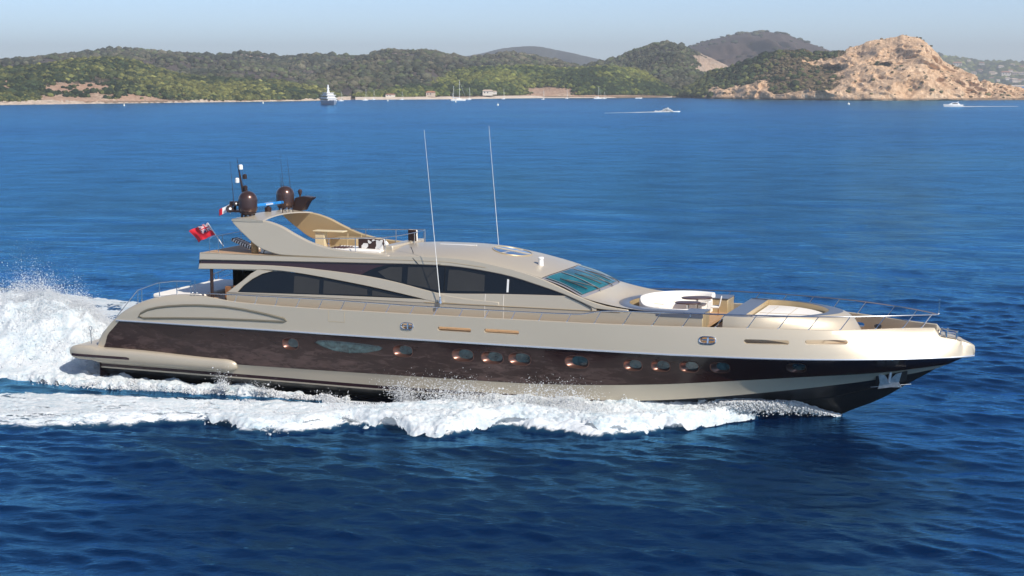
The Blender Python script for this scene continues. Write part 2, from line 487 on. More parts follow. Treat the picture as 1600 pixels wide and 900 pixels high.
def rock_beach(px, t, P): 
    n = fbm(P*.05, 3, seed=33)*.3
    return np.clip((1-sstep(.02, .05, t))*.9 + np.exp(-((px-855)/42)**2)*(1-sstep(.15, .33, t))*.95 + n*.5, 0, 1)
def rock_cone(px, t, P):
    n = fbm(P*.03, 4, seed=35)*.55
    return np.clip(sstep(1062, 1100, px + n*50)*sstep(.25, .5, t)*1.0 + .15 + n*.6, 0, 1)
def rock_head(px, t, P):
    n = fbm(P*np.array([.022, .022, .05]), 4, .6, seed=37)
    c = sstep(1285, 1360, px + (1-t)*150 + n*75)
    c = np.maximum(c, (1-sstep(.20, .42, t + n*.28))*sstep(1095, 1120, px + n*20))
    veg = sstep(1180, 1215, px)*(1-sstep(1270, 1330, px + n*60))*(1-sstep(.62, .7, np.abs(t-.45)*2 + n*.4))
    c = c*(1 - .9*veg)
    c = np.where((px > 1360) & (px < 1400) & (np.abs(t-.47 + n*.04) < .035), .1, c)
    return np.clip(c*.95 + n*.25, 0, 1)
g1, g2, g3 = (.045, .043, .026), (.080, .068, .044), (.13, .098, .075)
m_scrub = mat_hill("scrub_ground", g1, g2, g3, rock=((.36, .24, .17), (.50, .38, .28), (.42, .24, .16)))
m_back = mat_hill("maquis_ground", (.045, .042, .036), (.078, .066, .060), (.11, .088, .082), rock=rock_gy)
m_bare = mat_hill("bare_hill_ground", (.060, .042, .038), (.078, .055, .050), (.10, .075, .065))
m_far = mat_hill("far_hill_ground", (.03, .04, .025), (.045, .05, .03), (.06, .055, .04))
m_head = mat_hill("headland_rock", (.070, .058, .032), (.125, .095, .058), (.18, .125, .080), rock=rock_or)
H = {}
H['left'] = Hill("hill", [(-90,100),(0,103),(60,98),(110,92),(170,88),(200,92),(250,105),(300,117),(370,121),(430,124),(470,131),(520,141),(548,153)], [(-90,1300),(300,1420),(548,1420)],
    [(-90,1035),(0,1068),(150,1128),(300,1194),(450,1269),(540,1345),(548,1350)], m_scrub, "low green scrub hill at the far left with a reddish earth cliff at its foot", ns=420, low=3.0, rock=rock_left, seed=2, disp=5, rockdisp=5)
H['back'] = Hill("hill", [(-120,96),(0,89),(60,86),(100,82),(150,74),(190,70),(215,74),(290,80),(350,82),(375,77),(400,80),(440,83),(500,80),(560,82),(600,75),(660,76),(700,82),(740,86),(775,80),(800,78),(830,82),(860,88),(895,97),(930,103),(990,118)], 2300,
    [(-120,1330),(540,1400),(990,1650)], m_back, "long grey-green wooded ridge running behind the left shore", ns=420, low=6.0, seed=4, disp=6, relief=.16, rock=lambda px, t, P: np.clip(.22 + fbm(P*.02, 4, seed=51)*.7, 0, 1))
H['mid'] = Hill("hill", [(535,149),(560,136),(600,125),(650,116),(700,106),(750,103),(820,101),(850,102),(880,106),(905,104),(950,101),(990,106),(1030,117),(1060,131),(1085,150)], 1720,
    [(535,1352),(700,1400),(850,1500),(950,1504),(1085,1570)], m_scrub, "bright green wooded hill behind the sandy beach in the middle", ns=420, low=3.5, seed=6, disp=5, rock=rock_beach)
H['blue'] = Hill("hill", [(640,98),(740,86),(790,75),(830,72),(870,78),(930,91),(960,97),(1010,110)], 6000, [(640,4500),(1010,4500)], m_far, "distant hazy blue hill on the skyline left of the cone hill", ns=160, nt=24, seed=8, disp=8, jag=.5)
H['cone'] = Hill("hill", [(895,108),(920,98),(950,92),(985,78),(1010,68),(1035,63),(1060,66),(1090,77),(1110,85),(1140,100),(1156,109),(1180,128),(1200,145)], 2100,
    [(895,1600),(1200,1620)], m_back, "cone-shaped scrubby hill with pale rocks down its right flank", ns=260, low=4, seed=10, disp=8, rock=rock_cone, rockdisp=7, power=.85)
H['bare'] = Hill("hill", [(1020,95),(1080,72),(1120,60),(1160,52),(1195,50),(1220,52),(1260,66),(1300,80),(1340,95),(1400,112)], 3600, [(1020,2400),(1400,2400)], m_bare, "bare purple-brown rounded hill behind the rocky headland", ns=240, nt=50, seed=12, disp=5, jag=.5)
H['right'] = Hill("hill", [(1380,70),(1440,80),(1480,87),(1510,92),(1540,95),(1570,96),(1600,97),(1680,98)], 5600, [(1380,4480),(1680,4520)], m_far, "far green hillside dotted with pale houses at the right edge", ns=200, nt=40, low=10, seed=14, disp=8, jag=.8)
H['head'] = Hill("headland", [(1050,152),(1080,134),(1110,115),(1150,104),(1178,94),(1200,86),(1220,81),(1250,80),(1280,84),(1300,84),(1330,74),(1360,65),(1390,58),(1412,55),(1430,59),(1450,73),(1462,84),(1475,96),(1500,108),(1518,122),(1528,129),(1536,126),(1548,131),(1562,132),(1580,137),(1600,143),(1640,151),(1660,156)], [(1050,1640),(1200,1500),(1400,1470),(1660,1420)],
    [(1050,1562),(1110,1450),(1250,1354),(1400,1310),(1530,1330),(1600,1350),(1660,1380)], m_head, "orange rocky headland cliff with scrub on its back at the right", ns=620, nt=110, seed=16, disp=5, rock=rock_head, rockdisp=15, power=.8, relief=.12, jag=2.2)
# thin strip of pale sand along the middle beach
sp = np.linspace(555, 1050, 220); Ds = np.interp(sp, [535,700,850,950,1085], [1352,1400,1500,1504,1570])
xs0, _ = pix(sp, 150 + 0*sp); rows = []
for dy, z in ((-6, -.3), (-1, .5), (6, 1.4), (16, 2.2)):
    wob = 2*fbm(np.stack([sp*.05, 0*sp+dy, 0*sp], 1), 3, seed=61)
    rows.append(np.stack([xs0*(Ds+dy), Ds+dy+wob, 0*sp+z], 1))
V = np.concatenate(rows); i = np.arange(len(V)).reshape(4, -1)
m_sand = simple("sand", (.60, .50, .40), .95, noise=.15, nscale=.2)
tag(big_mesh("beach", V, np.stack([i[:-1, :-1], i[:-1, 1:], i[1:, 1:], i[1:, :-1]], -1).reshape(-1, 4), m_sand), "narrow pale sandy beach below the green hill", "beach", kind="structure")
sp = np.linspace(-90, 548, 240); Ds = H['left'].shore(sp); xs0, _ = pix(sp, 150 + 0*sp); rows = []
for dy, z in ((-5, -.3), (-1, .5), (5, 1.6), (12, 2.6)):
    wob = 3*fbm(np.stack([sp*.08, 0*sp+dy, 0*sp], 1), 3, seed=63)
    rows.append(np.stack([xs0*(Ds+dy), Ds+dy+wob, z+.6*fbm(np.stack([sp*.3, 0*sp+dy, 0*sp], 1), 2, seed=64)], 1))
V = np.concatenate(rows)
i = np.arange(len(V)).reshape(4, -1)
tag(big_mesh("shore", V, np.stack([i[:-1, :-1], i[:-1, 1:], i[1:, 1:], i[1:, :-1]], -1).reshape(-1, 4), simple("shore_stone", (.50, .40, .31), .95, noise=.3, nscale=.25)), "pale stony shoreline below the left hill", "shore", kind="structure")
sp = np.linspace(1500, 1680, 60); xs0, _ = pix(sp, 135 + 0*sp)
V = np.concatenate([np.stack([xs0*(4470+dy), 4470+dy+0*sp, z+0*sp], 1) for dy, z in ((-10, -.5), (20, 4))]); i = np.arange(len(V)).reshape(2, -1)
tag(big_mesh("shore", V, np.stack([i[:-1, :-1], i[:-1, 1:], i[1:, 1:], i[1:, :-1]], -1).reshape(-1, 4), m_sand), "pale far shoreline below the hillside of houses", "shore", kind="structure")

# ------------------------------------------------------------------ woodland
def ico(sub):
    bm = bmesh.new(); bmesh.ops.create_icosphere(bm, subdivisions=sub, radius=1.0)
    v = np.array([p.co for p in bm.verts]); f = np.array([[q.index for q in p.verts] for p in bm.faces]); bm.free(); return v, f
ICO2, ICO1 = ico(2), ico(1)
m_leaf, nt, b = mat_new("foliage"); N = NT(nt)
tn = N.attr("tint", "Color"); P = N.n("ShaderNodeNewGeometry").outputs["Position"]
nl = N.noise(P, .9, 4, .7)
N.l(N.mix(1.0, tn, N.ramp(nl, [(.3, (.45, .45, .45)), (.7, (1.5, 1.5, 1.5))]), 'MULTIPLY'), b.inputs["Base Color"])
b.inputs["Roughness"].default_value = .9; b.inputs["Specular IOR Level"].default_value = .1
N.l(N.bump(nl, 1.0, 1.5), b.inputs["Normal"])
def woodland(hill, n, rad, cols, mask, label, seed, base=ICO1, zs=.8, sink=.1):
    r = np.random.default_rng(seed)
    px = r.uniform(hill.x0, hill.x1, n); t = r.uniform(.02, 1.06, n)
    Pt, rk = hill.surf(px, t)
    keep = (r.uniform(0, 1, n) < mask(px, t, Pt, rk)) & (Pt[:, 2] > 1.0)
    Pt = Pt[keep]; m = len(Pt)
    R = rad*np.exp(r.normal(0, .36, m))*(.8 + .5*(fbm(Pt*.02, 2, seed=seed) + .4))
    R = np.clip(R, rad*.3, rad*2.4)
    V0, F0 = base; var = []
    for k in range(6):
        d = 1 + .34*fbm(V0*1.7 + k*9, 2, seed=seed+k)
        var.append(V0*d[:, None]*1.0)
    var = np.array(var)[r.integers(0, 6, m)]
    a = r.uniform(0, 6.28, m); c, s = np.cos(a)[:, None], np.sin(a)[:, None]
    x = var[:, :, 0]*c - var[:, :, 1]*s; y = var[:, :, 0]*s + var[:, :, 1]*c
    V = np.stack([x*R[:, None] + Pt[:, :1], y*R[:, None] + Pt[:, 1:2], var[:, :, 2]*R[:, None]*zs + Pt[:, 2:] + R[:, None]*zs*(.55-sink)], -1)
    F = F0[None] + (np.arange(m)*len(V0))[:, None, None]
    cl = np.array(cols); z = fbm(Pt*.012, 3, seed=seed+3)*2.0 + r.normal(0, .55, m)
    pick = np.clip(((z + 1.1)/2.2*len(cl)).astype(int), 0, len(cl)-1)
    C = 1.45*cl[pick]*np.exp(r.normal(0, .27, m))[:, None]
    C = np.repeat(C, len(V0), 0)
    o = big_mesh("woodland", V.reshape(-1, 3), F.reshape(-1, 3), m_leaf, attrs={"tint": C})
    return tag(o, label, "woodland", kind="stuff")
gr_a = [(.016, .026, .013), (.030, .044, .020), (.052, .062, .024), (.090, .095, .030), (.120, .120, .038)]
gr_b = [(.028, .034, .024), (.045, .050, .032), (.066, .064, .042), (.060, .072, .034), (.082, .076, .050)]
gr_m = [(.020, .032, .014), (.040, .056, .020), (.068, .082, .024), (.098, .108, .028), (.115, .120, .034)]
nz = lambda P, f, s: fbm(P*f, 3, seed=s)
woodland(H['left'], 56000, 1.45, gr_a, lambda px, t, P, rk: np.clip(np.maximum(.60 - rk*1.3 + nz(P, .02, 71)*1.1, .35*(nz(P, .06, 78) > .12)*(t > .06)), 0, 1), "dense green trees and scrub on the low left hill", 101)
woodland(H['back'], 42000, 2.5, gr_b, lambda px, t, P, rk: np.clip(.40 + nz(P, .012, 72)*1.5, .10, 1), "grey-green trees covering the long back ridge", 102, ICO1)
woodland(H['mid'], 48000, 1.65, gr_m, lambda px, t, P, rk: np.clip(1.0 - rk*1.5 + nz(P, .02, 76)*.5, 0, 1)*(t > .05), "bright green pine wood on the hill behind the beach", 103)
woodland(H['cone'], 15000, 2.1, gr_b[:4], lambda px, t, P, rk: np.clip(.75 - rk*1.1 + nz(P, .02, 74)*.6, 0, 1), "dark scrub bushes on the cone-shaped hill", 104, ICO1)
woodland(H['right'], 16000, 6.5, gr_m[:4], lambda px, t, P, rk: np.clip(.85 + 0*t, 0, 1), "blue-green trees on the far right hillside", 105, ICO1)
woodland(H['bare'], 2500, 4.5, gr_b[:3], lambda px, t, P, rk: .06 + .30*(t > .96), "sparse low scrub along the bare brown hill", 106, ICO1, zs=.5)
woodland(H['head'], 13000, 1.7, gr_a[:4], lambda px, t, P, rk: np.clip((1.0 - sstep(1140, 1195, px + 40*nz(P, .03, 79))) + .75*(t > .86)*(px < 1310) + .07*(rk < .4), 0, 1)*(rk < .6), "dark green bushes on the back and shoulder of the headland", 107, zs=.75)
woodland(H['head'], 7000, 1.2, [(.10, .082, .048), (.125, .095, .056), (.08, .078, .038)], lambda px, t, P, rk: .55*(rk < .5) + .05, "dry brown scrub tufts on the headland slope", 108, ICO1, zs=.6)
# ------------------------------------------------------------------ yacht materials
def mat_paint(name, c, rough, metal, coat, flake=.04, stain=None):
    m, nt, b = mat_new(name); N = NT(nt)
    P = N.n("ShaderNodeTexCoord").outputs["Object"]
    n = N.noise(N.mapping(P, (.25, .6, .6)), 1.0, 4, .6); n2 = N.noise(N.mapping(P, (.8, 1, 3)), 1.0, 5, .6)
    cc = N.mix(n, tuple(x*(1-flake) for x in c), tuple(min(1, x*(1+flake)) for x in c))
    r = N.math('ADD', N.math('MULTIPLY', N.math('SUBTRACT', n2, .5), .16), rough)
    if stain:
        s1 = N.noise(N.mapping(P, (.24, .5, .85), (0, .55, 0)), 1.0, 7, .62, 1.1)
        s2 = N.noise(N.mapping(P, (1.1, 1, 4.2), (0, .5, 0)), 1.0, 5, .7, .8)
        sp = N.n("ShaderNodeSeparateXYZ"); N.l(P, sp.inputs[0])
        fwd = N.n("ShaderNodeMapRange", interpolation_type='SMOOTHSTEP'); N.l(N.math('ADD', sp.outputs[0], N.math('MULTIPLY', N.math('SUBTRACT', s1, .5), 16)), fwd.inputs[0])
        fwd.inputs[1].default_value = -4.0; fwd.inputs[2].default_value = -13.0
        low = N.n("ShaderNodeMapRange", interpolation_type='SMOOTHSTEP'); N.l(N.math('ADD', sp.outputs[2], N.math('MULTIPLY', N.math('SUBTRACT', s1, .5), 3.2)), low.inputs[0])
        low.inputs[1].default_value = 3.15; low.inputs[2].default_value = 2.35
        k = N.math('MULTIPLY', N.math('MULTIPLY', fwd.outputs[0], low.outputs[0]), N.math('ADD', N.math('MULTIPLY', s2, .8), N.math('MULTIPLY', s1, .35)), True)
        mk = N.n("ShaderNodeMapRange", interpolation_type='SMOOTHSTEP'); N.l(N.math('ADD', N.math('MULTIPLY', s2, .55), N.math('MULTIPLY', s1, .45)), mk.inputs[0])
        mk.inputs[1].default_value = .42; mk.inputs[2].default_value = .66; k = N.math('MULTIPLY', k, N.math('ADD', mk.outputs[0], .12), True)
        cc = N.mix(k, cc, stain); r = N.math('ADD', r, N.math('MULTIPLY', k, .3), True)
    N.l(cc, b.inputs["Base Color"]); N.l(r, b.inputs["Roughness"])
    b.inputs["Metallic"].default_value = metal; b.inputs["Coat Weight"].default_value = coat; b.inputs["Coat Roughness"].default_value = .06
    return m
M = {}
M['gold'] = mat_paint("champagne_paint", (.52, .45, .348), .40, .28, .25)
M['gold_in'] = mat_paint("bronze_and_sunlit_gold", (.50, .385, .22), .42, .30, .25)
M['plum'] = mat_paint("plum_paint", (.019, .0075, .0062), .20, .0, .15, .1, stain=(.125, .078, .068))
M['plum'].node_tree.nodes["Principled BSDF"].inputs["Specular IOR Level"].default_value = .35
M['plum_clean'] = mat_paint("plum_paint_clean", (.036, .016, .019), .25, .1, .3, .1)
M['dome'] = mat_paint("dome_bronze", (.085, .045, .038), .30, .55, .4, .1)
M['black'] = simple("black_antifouling", (.012, .012, .012), .35, noise=.3)
M['glass'] = simple("dark_glass", (.004, .006, .009), .04)
M['blind'] = simple("blind_behind_glass", (.034, .032, .029), .09, noise=.1, nscale=.7)
for k_ in ('glass', 'blind'): M[k_].node_tree.nodes["Principled BSDF"].inputs["Specular IOR Level"].default_value = .42
M['groove'] = simple("groove_shade_bronze", (.20, .175, .125), .45, .3)
M['steel'] = simple("polished_steel", (.62, .63, .64), .18, 1.0)
M['white'] = simple("white_gelcoat", (.80, .78, .75), .35)
M['cushion'] = simple("white_upholstery", (.80, .76, .70), .85, noise=.03, nscale=2, bump=.15)
M['strake'] = simple("pale_strake", (.60, .64, .70), .22, .6)
M['teak'] = simple("wood_trim", (.30, .13, .05), .4, noise=.3, nscale=6)
M['table'] = simple("dark_table_wood", (.060, .026, .022), .42, 0, 0, noise=.2, nscale=5)
M['copper'] = simple("copper_rim", (.18, .095, .075), .33, .75)
M['grey'] = simple("grey_nonskid", (.105, .115, .145), .30)
M['frame'] = simple("mauve_frame", (.27, .26, .28), .35, .1)
M['rubber'] = simple("black_rubber", (.012, .012, .014), .5)
M['blue'] = simple("blue_plastic", (.02, .22, .58), .35)
M['darkmetal'] = simple("dark_bronze_metal", (.045, .025, .022), .35, .4)
M['zebra'] = None
m, nt, b = mat_new("planked_teak"); N = NT(nt); P = N.n("ShaderNodeTexCoord").outputs["Object"]
wv = N.n("ShaderNodeTexWave", wave_type='BANDS', bands_direction='Y'); wv.inputs["Scale"].default_value = 2.3; wv.inputs["Distortion"].default_value = 0; N.l(P, wv.inputs["Vector"])
gr = N.noise(N.mapping(P, (2, 14, 2)), 1.0, 5, .6)
c = N.mix(gr, (.42, .25, .13), (.56, .36, .20)); seam = N.math('LESS_THAN', wv.outputs["Fac"], .05)
N.l(N.mix(seam, c, (.05, .04, .03)), b.inputs["Base Color"]); b.inputs["Roughness"].default_value = .65
M['deck'] = m
m, nt, b = mat_new("teal_windscreen"); N = NT(nt)
b.inputs["Base Color"].default_value = (.006, .075, .105, 1); b.inputs["Roughness"].default_value = .03; b.inputs["Coat Weight"].default_value = .2
P = N.n("ShaderNodeTexCoord").outputs["Object"]; n = N.noise(N.mapping(P, (.9, .5, 1.2), (0, 0, .5)), 1.0, 2, .4)
N.l(N.ramp(n, [(.42, (.005, .070, .095)), (.60, (.014, .145, .175))]), b.inputs["Base Color"])
M['teal'] = m
m, nt, b = mat_new("salted_port_glass"); N = NT(nt); P = N.n("ShaderNodeTexCoord").outputs["Object"]
n = N.noise(N.mapping(P, (2.2, 2, 3.2), (0, .5, 0)), 1.0, 6, .7, .6)
N.l(N.ramp(n, [(.36, (.008, .020, .024)), (.66, (.065, .125, .13))]), b.inputs["Base Color"]); b.inputs["Roughness"].default_value = .12
b.inputs["Coat Weight"].default_value = .6
M['port'] = m
m, nt, b = mat_new("zebra_cloth"); N = NT(nt); P = N.n("ShaderNodeTexCoord").outputs["Object"]
wv = N.n("ShaderNodeTexWave", wave_type='BANDS', bands_direction='X'); wv.inputs["Scale"].default_value = 2.1; wv.inputs["Distortion"].default_value = 3.0; wv.inputs["Detail"].default_value = 1; wv.inputs["Detail Scale"].default_value = 1.2
N.l(P, wv.inputs["Vector"]); N.l(N.mix(N.math('GREATER_THAN', wv.outputs["Fac"], .56), (.80, .76, .70), (.045, .02, .015)), b.inputs["Base Color"]); b.inputs["Roughness"].default_value = .85
M['zebra'] = m

# ------------------------------------------------------------------ hull lines (u forward, v to port, z up; metres)
yacht = bpy.data.objects.new("motor_yacht", None); link(yacht)
yacht.location = YO; yacht.rotation_euler = (0, 0, YAW)
tag(yacht, "long champagne-gold and dark plum motor yacht speeding to the right in the foreground", "yacht")

bK = pchip([-42,-38,-30,-20,-12,-8,-6,-4,-2,0,2,3.5,4.6,5.4,5.9,6.17], [4.10,4.22,4.42,4.65,4.70,4.66,4.56,4.38,4.05,3.50,2.72,1.98,1.33,.78,.36,.0])
bE = pchip([-42,-38,-30,-20,-12,-8,-6,-4,-2,0,2,3,4.3,5.2,5.9,6.2], [4.10,4.20,4.38,4.58,4.60,4.48,4.34,4.10,3.72,3.12,1.98,1.34,.72,.42,.18,.0])
bC = pchip([-42,-38,-30,-20,-12,-8,-6,-4,-2,0,2,3.5,4.5,4.97], [4.02,4.12,4.30,4.48,4.42,4.22,3.95,3.55,3.02,2.34,1.45,.72,.22,.0])
bG = pchip([-42,-38,-30,-20,-12,-8,-6,-4,-2,0,2,3.3,4.42], [3.92,4.02,4.2,4.38,4.25,3.95,3.6,3.1,2.45,1.68,.88,.38,.0])
zC = pchip([-40,-30.4,-22,-15,-11.5,-8.4,-4,-1,2,3.2,4.97], [1.45,1.35,1.39,1.41,1.53,1.72,2.08,2.30,2.46,2.58,2.80])
zG = pchip([-40,-29,-22,-15,-11.5,-9.3,-6,-3,1.8,3.2,4.42], [.86,.83,.79,.82,.80,.86,1.12,1.44,2.03,2.28,2.55])
ZK = 3.31
zE = pchip([-39.12,-38.9,-38.5,-37.83,-37.2,-36.34,-35.3,-34.25,-33,-31.9,-30.3,-26,-12,-2,0,4.35,4.62,5.3,6.0,6.2], [1.75,2.42,2.84,3.47,3.89,4.29,4.6,4.79,4.85,4.77,4.62,4.53,4.54,4.62,4.58,4.57,4.22,4.06,3.80,3.68])
stem_u = pchip([-1.2,-.5,0,.15,.81,1.19,1.72,2.09,2.53,2.80,3.2,3.42,3.6,3.8], [-12,-4,-.1,.27,1.68,2.35,3.11,3.72,4.38,4.97,5.75,6.12,6.22,6.2])
keel = pchip([-40,-20,-8,-3,0,.27,1.68,2.35,3.11,3.72,4.42], [-.7,-.9,-.8,-.4,-.02,.15,.81,1.19,1.72,2.09,2.545])
def zKn(u):   # upper edge of the plum panel
    return float(min(ZK, zE(max(u - .5, -39.12))))
def surfV(u, z):
    if z >= ZK:
        g = max(0, (z - ZK)/1.25); return float(bK(u) - (bK(u) - bE(u))*g**1.15 - max(0, z - 4.55)*.25)
    s = max(0, min(1, (z - zC(u))/max(.05, ZK - zC(u))))
    return float(bC(u) + (bK(u) - bC(u))*s**(1 + .55*float(sstep(-12, 1, u))))
def hullpt(u, z, side=-1, off=0.0):
    return (u, side*(surfV(u, z) + off), z)

US = np.concatenate([np.linspace(-38.68, -36.5, 16), np.linspace(-36.2, -10, 66), np.linspace(-9.6, 4, 40), np.linspace(4.2, 6.17, 16)])
# --- plum topsides as a solid shell, so the ports can be cut through
def topside_shell(s):
    mb = MB(); us = [u for u in US]
    K = 9; outer = []; inner = []
    for u in us:
        uu = min(u, 6.17); z1 = zKn(u)
        # bow stations: lower end follows the stem
        if u > 4.9:
            z0 = float(np.interp(u, [4.9,5.0,5.75,6.17], [2.78,2.81,3.20,3.305]))
        else: z0 = float(zC(u))
        z0 = min(z0, z1 - .004)
        ro = []; ri = []
        for k in range(K):
            t = k/(K-1); z = z0 + (z1 - z0)*t
            if u > 4.9:
                v = float(bK(u))*t**1.4
            else: v = surfV(uu, min(z, ZK - 1e-6))
            ro.append((u, s*v, z)); ri.append((u, s*max(v - .22, v*.3), z))
        outer.append(ro); inner.append(ri[::-1])
    mb.grid([a + b for a, b in zip(outer, inner)], closed=True)
    n = 2*K; mb.add([*(outer[0] + inner[0])], [tuple(range(n))]); mb.add([*(outer[-1] + inner[-1])], [tuple(range(n))[::-1]])
    return mb
def oval(w, h, n=28, p=2.6):
    return [(w*math.copysign(abs(math.cos(a))**(2/p), math.cos(a)), h*math.copysign(abs(math.sin(a))**(2/p), math.sin(a))) for a in [2*math.pi*k/n for k in range(n)]]
PORTS = [(-27.22, 2.64, .46, .30), (-20.88, 2.66, .52, .30), (-17.66, 2.64, .56, .31), (-16.12, 2.61, .56, .31), (-14.70, 2.63, .56, .31),
         (-11.80, 2.66, .58, .31), (-9.05, 2.66, .44, .28), (-7.72, 2.69, .44, .28), (-6.38, 2.70, .44, .28), (-4.95, 2.73, .44, .28), (-1.55, 2.78, .44, .26)]
LEAF = [(u, z) for u, z in [(-25.85, 2.80), (-25.6, 2.93), (-25, 2.96), (-24, 2.94), (-23, 2.90), (-22.2, 2.84), (-21.95, 2.74), (-22.2, 2.60), (-22.9, 2.44), (-23.9, 2.36), (-24.7, 2.42), (-25.4, 2.60)]]
def outward(o):
    bm = bmesh.new(); bm.from_mesh(o.data)
    if bm.calc_volume(signed=True) < 0: bmesh.ops.reverse_faces(bm, faces=bm.faces); bm.to_mesh(o.data)
    bm.free()
def apply_cut(o, cutters):
    outward(o); cut = MB()
    for c in cutters: cut.add(*c)
    co = cut.build("cutter_tmp", None, yacht, smooth=False); outward(co)
    md = o.modifiers.new("cut", 'BOOLEAN'); md.object = co; md.operation = 'DIFFERENCE'; md.solver = 'EXACT'; md.use_self = True
    dg = bpy.context.evaluated_depsgraph_get()
    me = bpy.data.meshes.new_from_object(o.evaluated_get(dg), depsgraph=dg)
    o.modifiers.remove(md); old = o.data; o.data = me; bpy.data.meshes.remove(old)
    cm = co.data; bpy.data.objects.remove(co); bpy.data.meshes.remove(cm)
    me.polygons.foreach_set("use_smooth", [True]*len(me.polygons)); me.set_sharp_from_angle(angle=math.radians(32))
def prism_cut(poly, s, v0, v1):
    n = len(poly); V = [(u, s*v0, z) for u, z in poly] + [(u, s*v1, z) for u, z in poly]
    F = [tuple(range(n)), tuple(n+i for i in range(n))[::-1]] + [(i, n+i, n+(i+1) % n, (i+1) % n) for i in range(n)]
    return V, F
for s in (-1, 1):
    o = topside_shell(s).build("topside", M['plum'], yacht, True, angle=32)
    cuts = [prism_cut([(u + a, z + b_) for a, b_ in oval(w, h)], s, surfV(u, z) - 1.0, surfV(u, z) + .6) for u, z, w, h in PORTS]
    cuts.append(prism_cut(LEAF, s, 3.4, 5.4))
    apply_cut(o, cuts)
    for u, z, w, h in PORTS:
        # funnel shaped copper rim set into the opening, glass at its bottom
        mb = MB(); rings = []
        fwdt = float(sstep(-13, -3, u))
        for (k, dpt, cu) in ((1.06, .012, 0), (1.0, .016, 0), (.97, -.03, 0), (.66, -.17, .10 + .0*fwdt)):
            r = []
            for a, b_ in oval(w*k, h*(k if k > .9 else .74)):
                uu = u + a + (cu if k < .9 else 0); zz = z + b_ + (.035 if k < .9 else 0)
                r.append((uu, s*(surfV(uu, min(zz, ZK-.01)) + dpt), zz))
            rings.append(r)
        mb.grid(rings, closed=True)
        rim = mb.build("porthole", M['copper'], yacht, True, angle=50)
        g = MB(); q = [(p[0], p[1] + s*.012, p[2]) for p in rings[-1]]
        g.add(q, [tuple(range(len(q)))]); g.build("glass", M['port'], rim, False)
    g = MB(); q = [(u, s*(surfV(u, z) - .05), z) for u, z in LEAF]; g.add(q, [tuple(range(len(q)))]); g.build("hull_window", M['port'], yacht, False)
    # knuckle strake
    ks = [hullpt(u, ZK - .02, s, .012) for u in np.concatenate([np.linspace(-37.75, -10, 60), np.linspace(-9.6, 5.4, 44), np.linspace(5.5, 6.15, 8)])]
    MB().tube(ks, .048, 8).build("rubbing_strake", M['strake'], yacht)
    # gold band between the chine and the boot top
    rows = []
    for u in np.concatenate([np.linspace(-39.0, -10, 60), np.linspace(-9.6, 4.42, 44), [4.6, 4.8, 4.97]]):
        r = []
        for k in range(6):
            t = k/5
            if u <= 4.42: z = zG(u) + (zC(u) - zG(u))*t; v = bG(u) + (bC(u) - bG(u))*t**1.2
            else:
                z0 = np.interp(u, [4.42, 4.97], [2.55, 2.80]); z = z0 + (zC(u) - z0)*t; v = bC(u)*t
            r.append((u, s*(v + (.015 if k == 5 else 0)), z))
        rows.append(r)
    MB().grid(rows).build("chine_band", M['gold'], yacht, True, angle=60)
    # boot stripes and bottom
    br, gr_, kr = [], [], []
    for u in np.concatenate([np.linspace(-39.0, -8.6, 62)]):
        sc = float(sstep(-8.6, -13.5, u)); z = float(zG(u)); v = float(bG(u))
        a = z - .165*sc - .004; b_ = a - .075*sc - .003
        br.append([(u, s*v, z), (u, s*(v - .03), a)]); gr_.append([(u, s*(v - .03), a), (u, s*(v - .045), b_)])
    MB().grid(br).build("boot_stripe", M['plum_clean'], yacht); MB().grid(gr_).build("boot_line", M['gold'], yacht)
    for u in np.concatenate([np.linspace(-39.0, -8.6, 62), np.linspace(-8.2, 4.42, 40)]):
        sc = float(sstep(-8.6, -13.5, u)); z = float(zG(u)) - .247*sc; v = float(bG(u)) - .045*sc; zk = min(float(keel(u)), z - .002)
        r = []
        for k in range(8):
            t = k/7; r.append((u, s*v*(1 - t**(1.0 + .6*float(sstep(-10, -25, u)))), z + (zk - z)*(t**(1 + .3*float(sstep(-12, 0, u))))))
        kr.append(r)
    MB().grid(kr).build("hull_bottom", M['black'], yacht, True, angle=60)
    # thin spray rails on the bow below the band
    MB().tube([(u, s*(float(bG(u))*.52 + .02), float(zG(u) + (keel(u) - zG(u))*.48**1.3)) for u in np.linspace(-7, 2.6, 24)], .035, 6).build("spray_rail", M['black'], yacht)

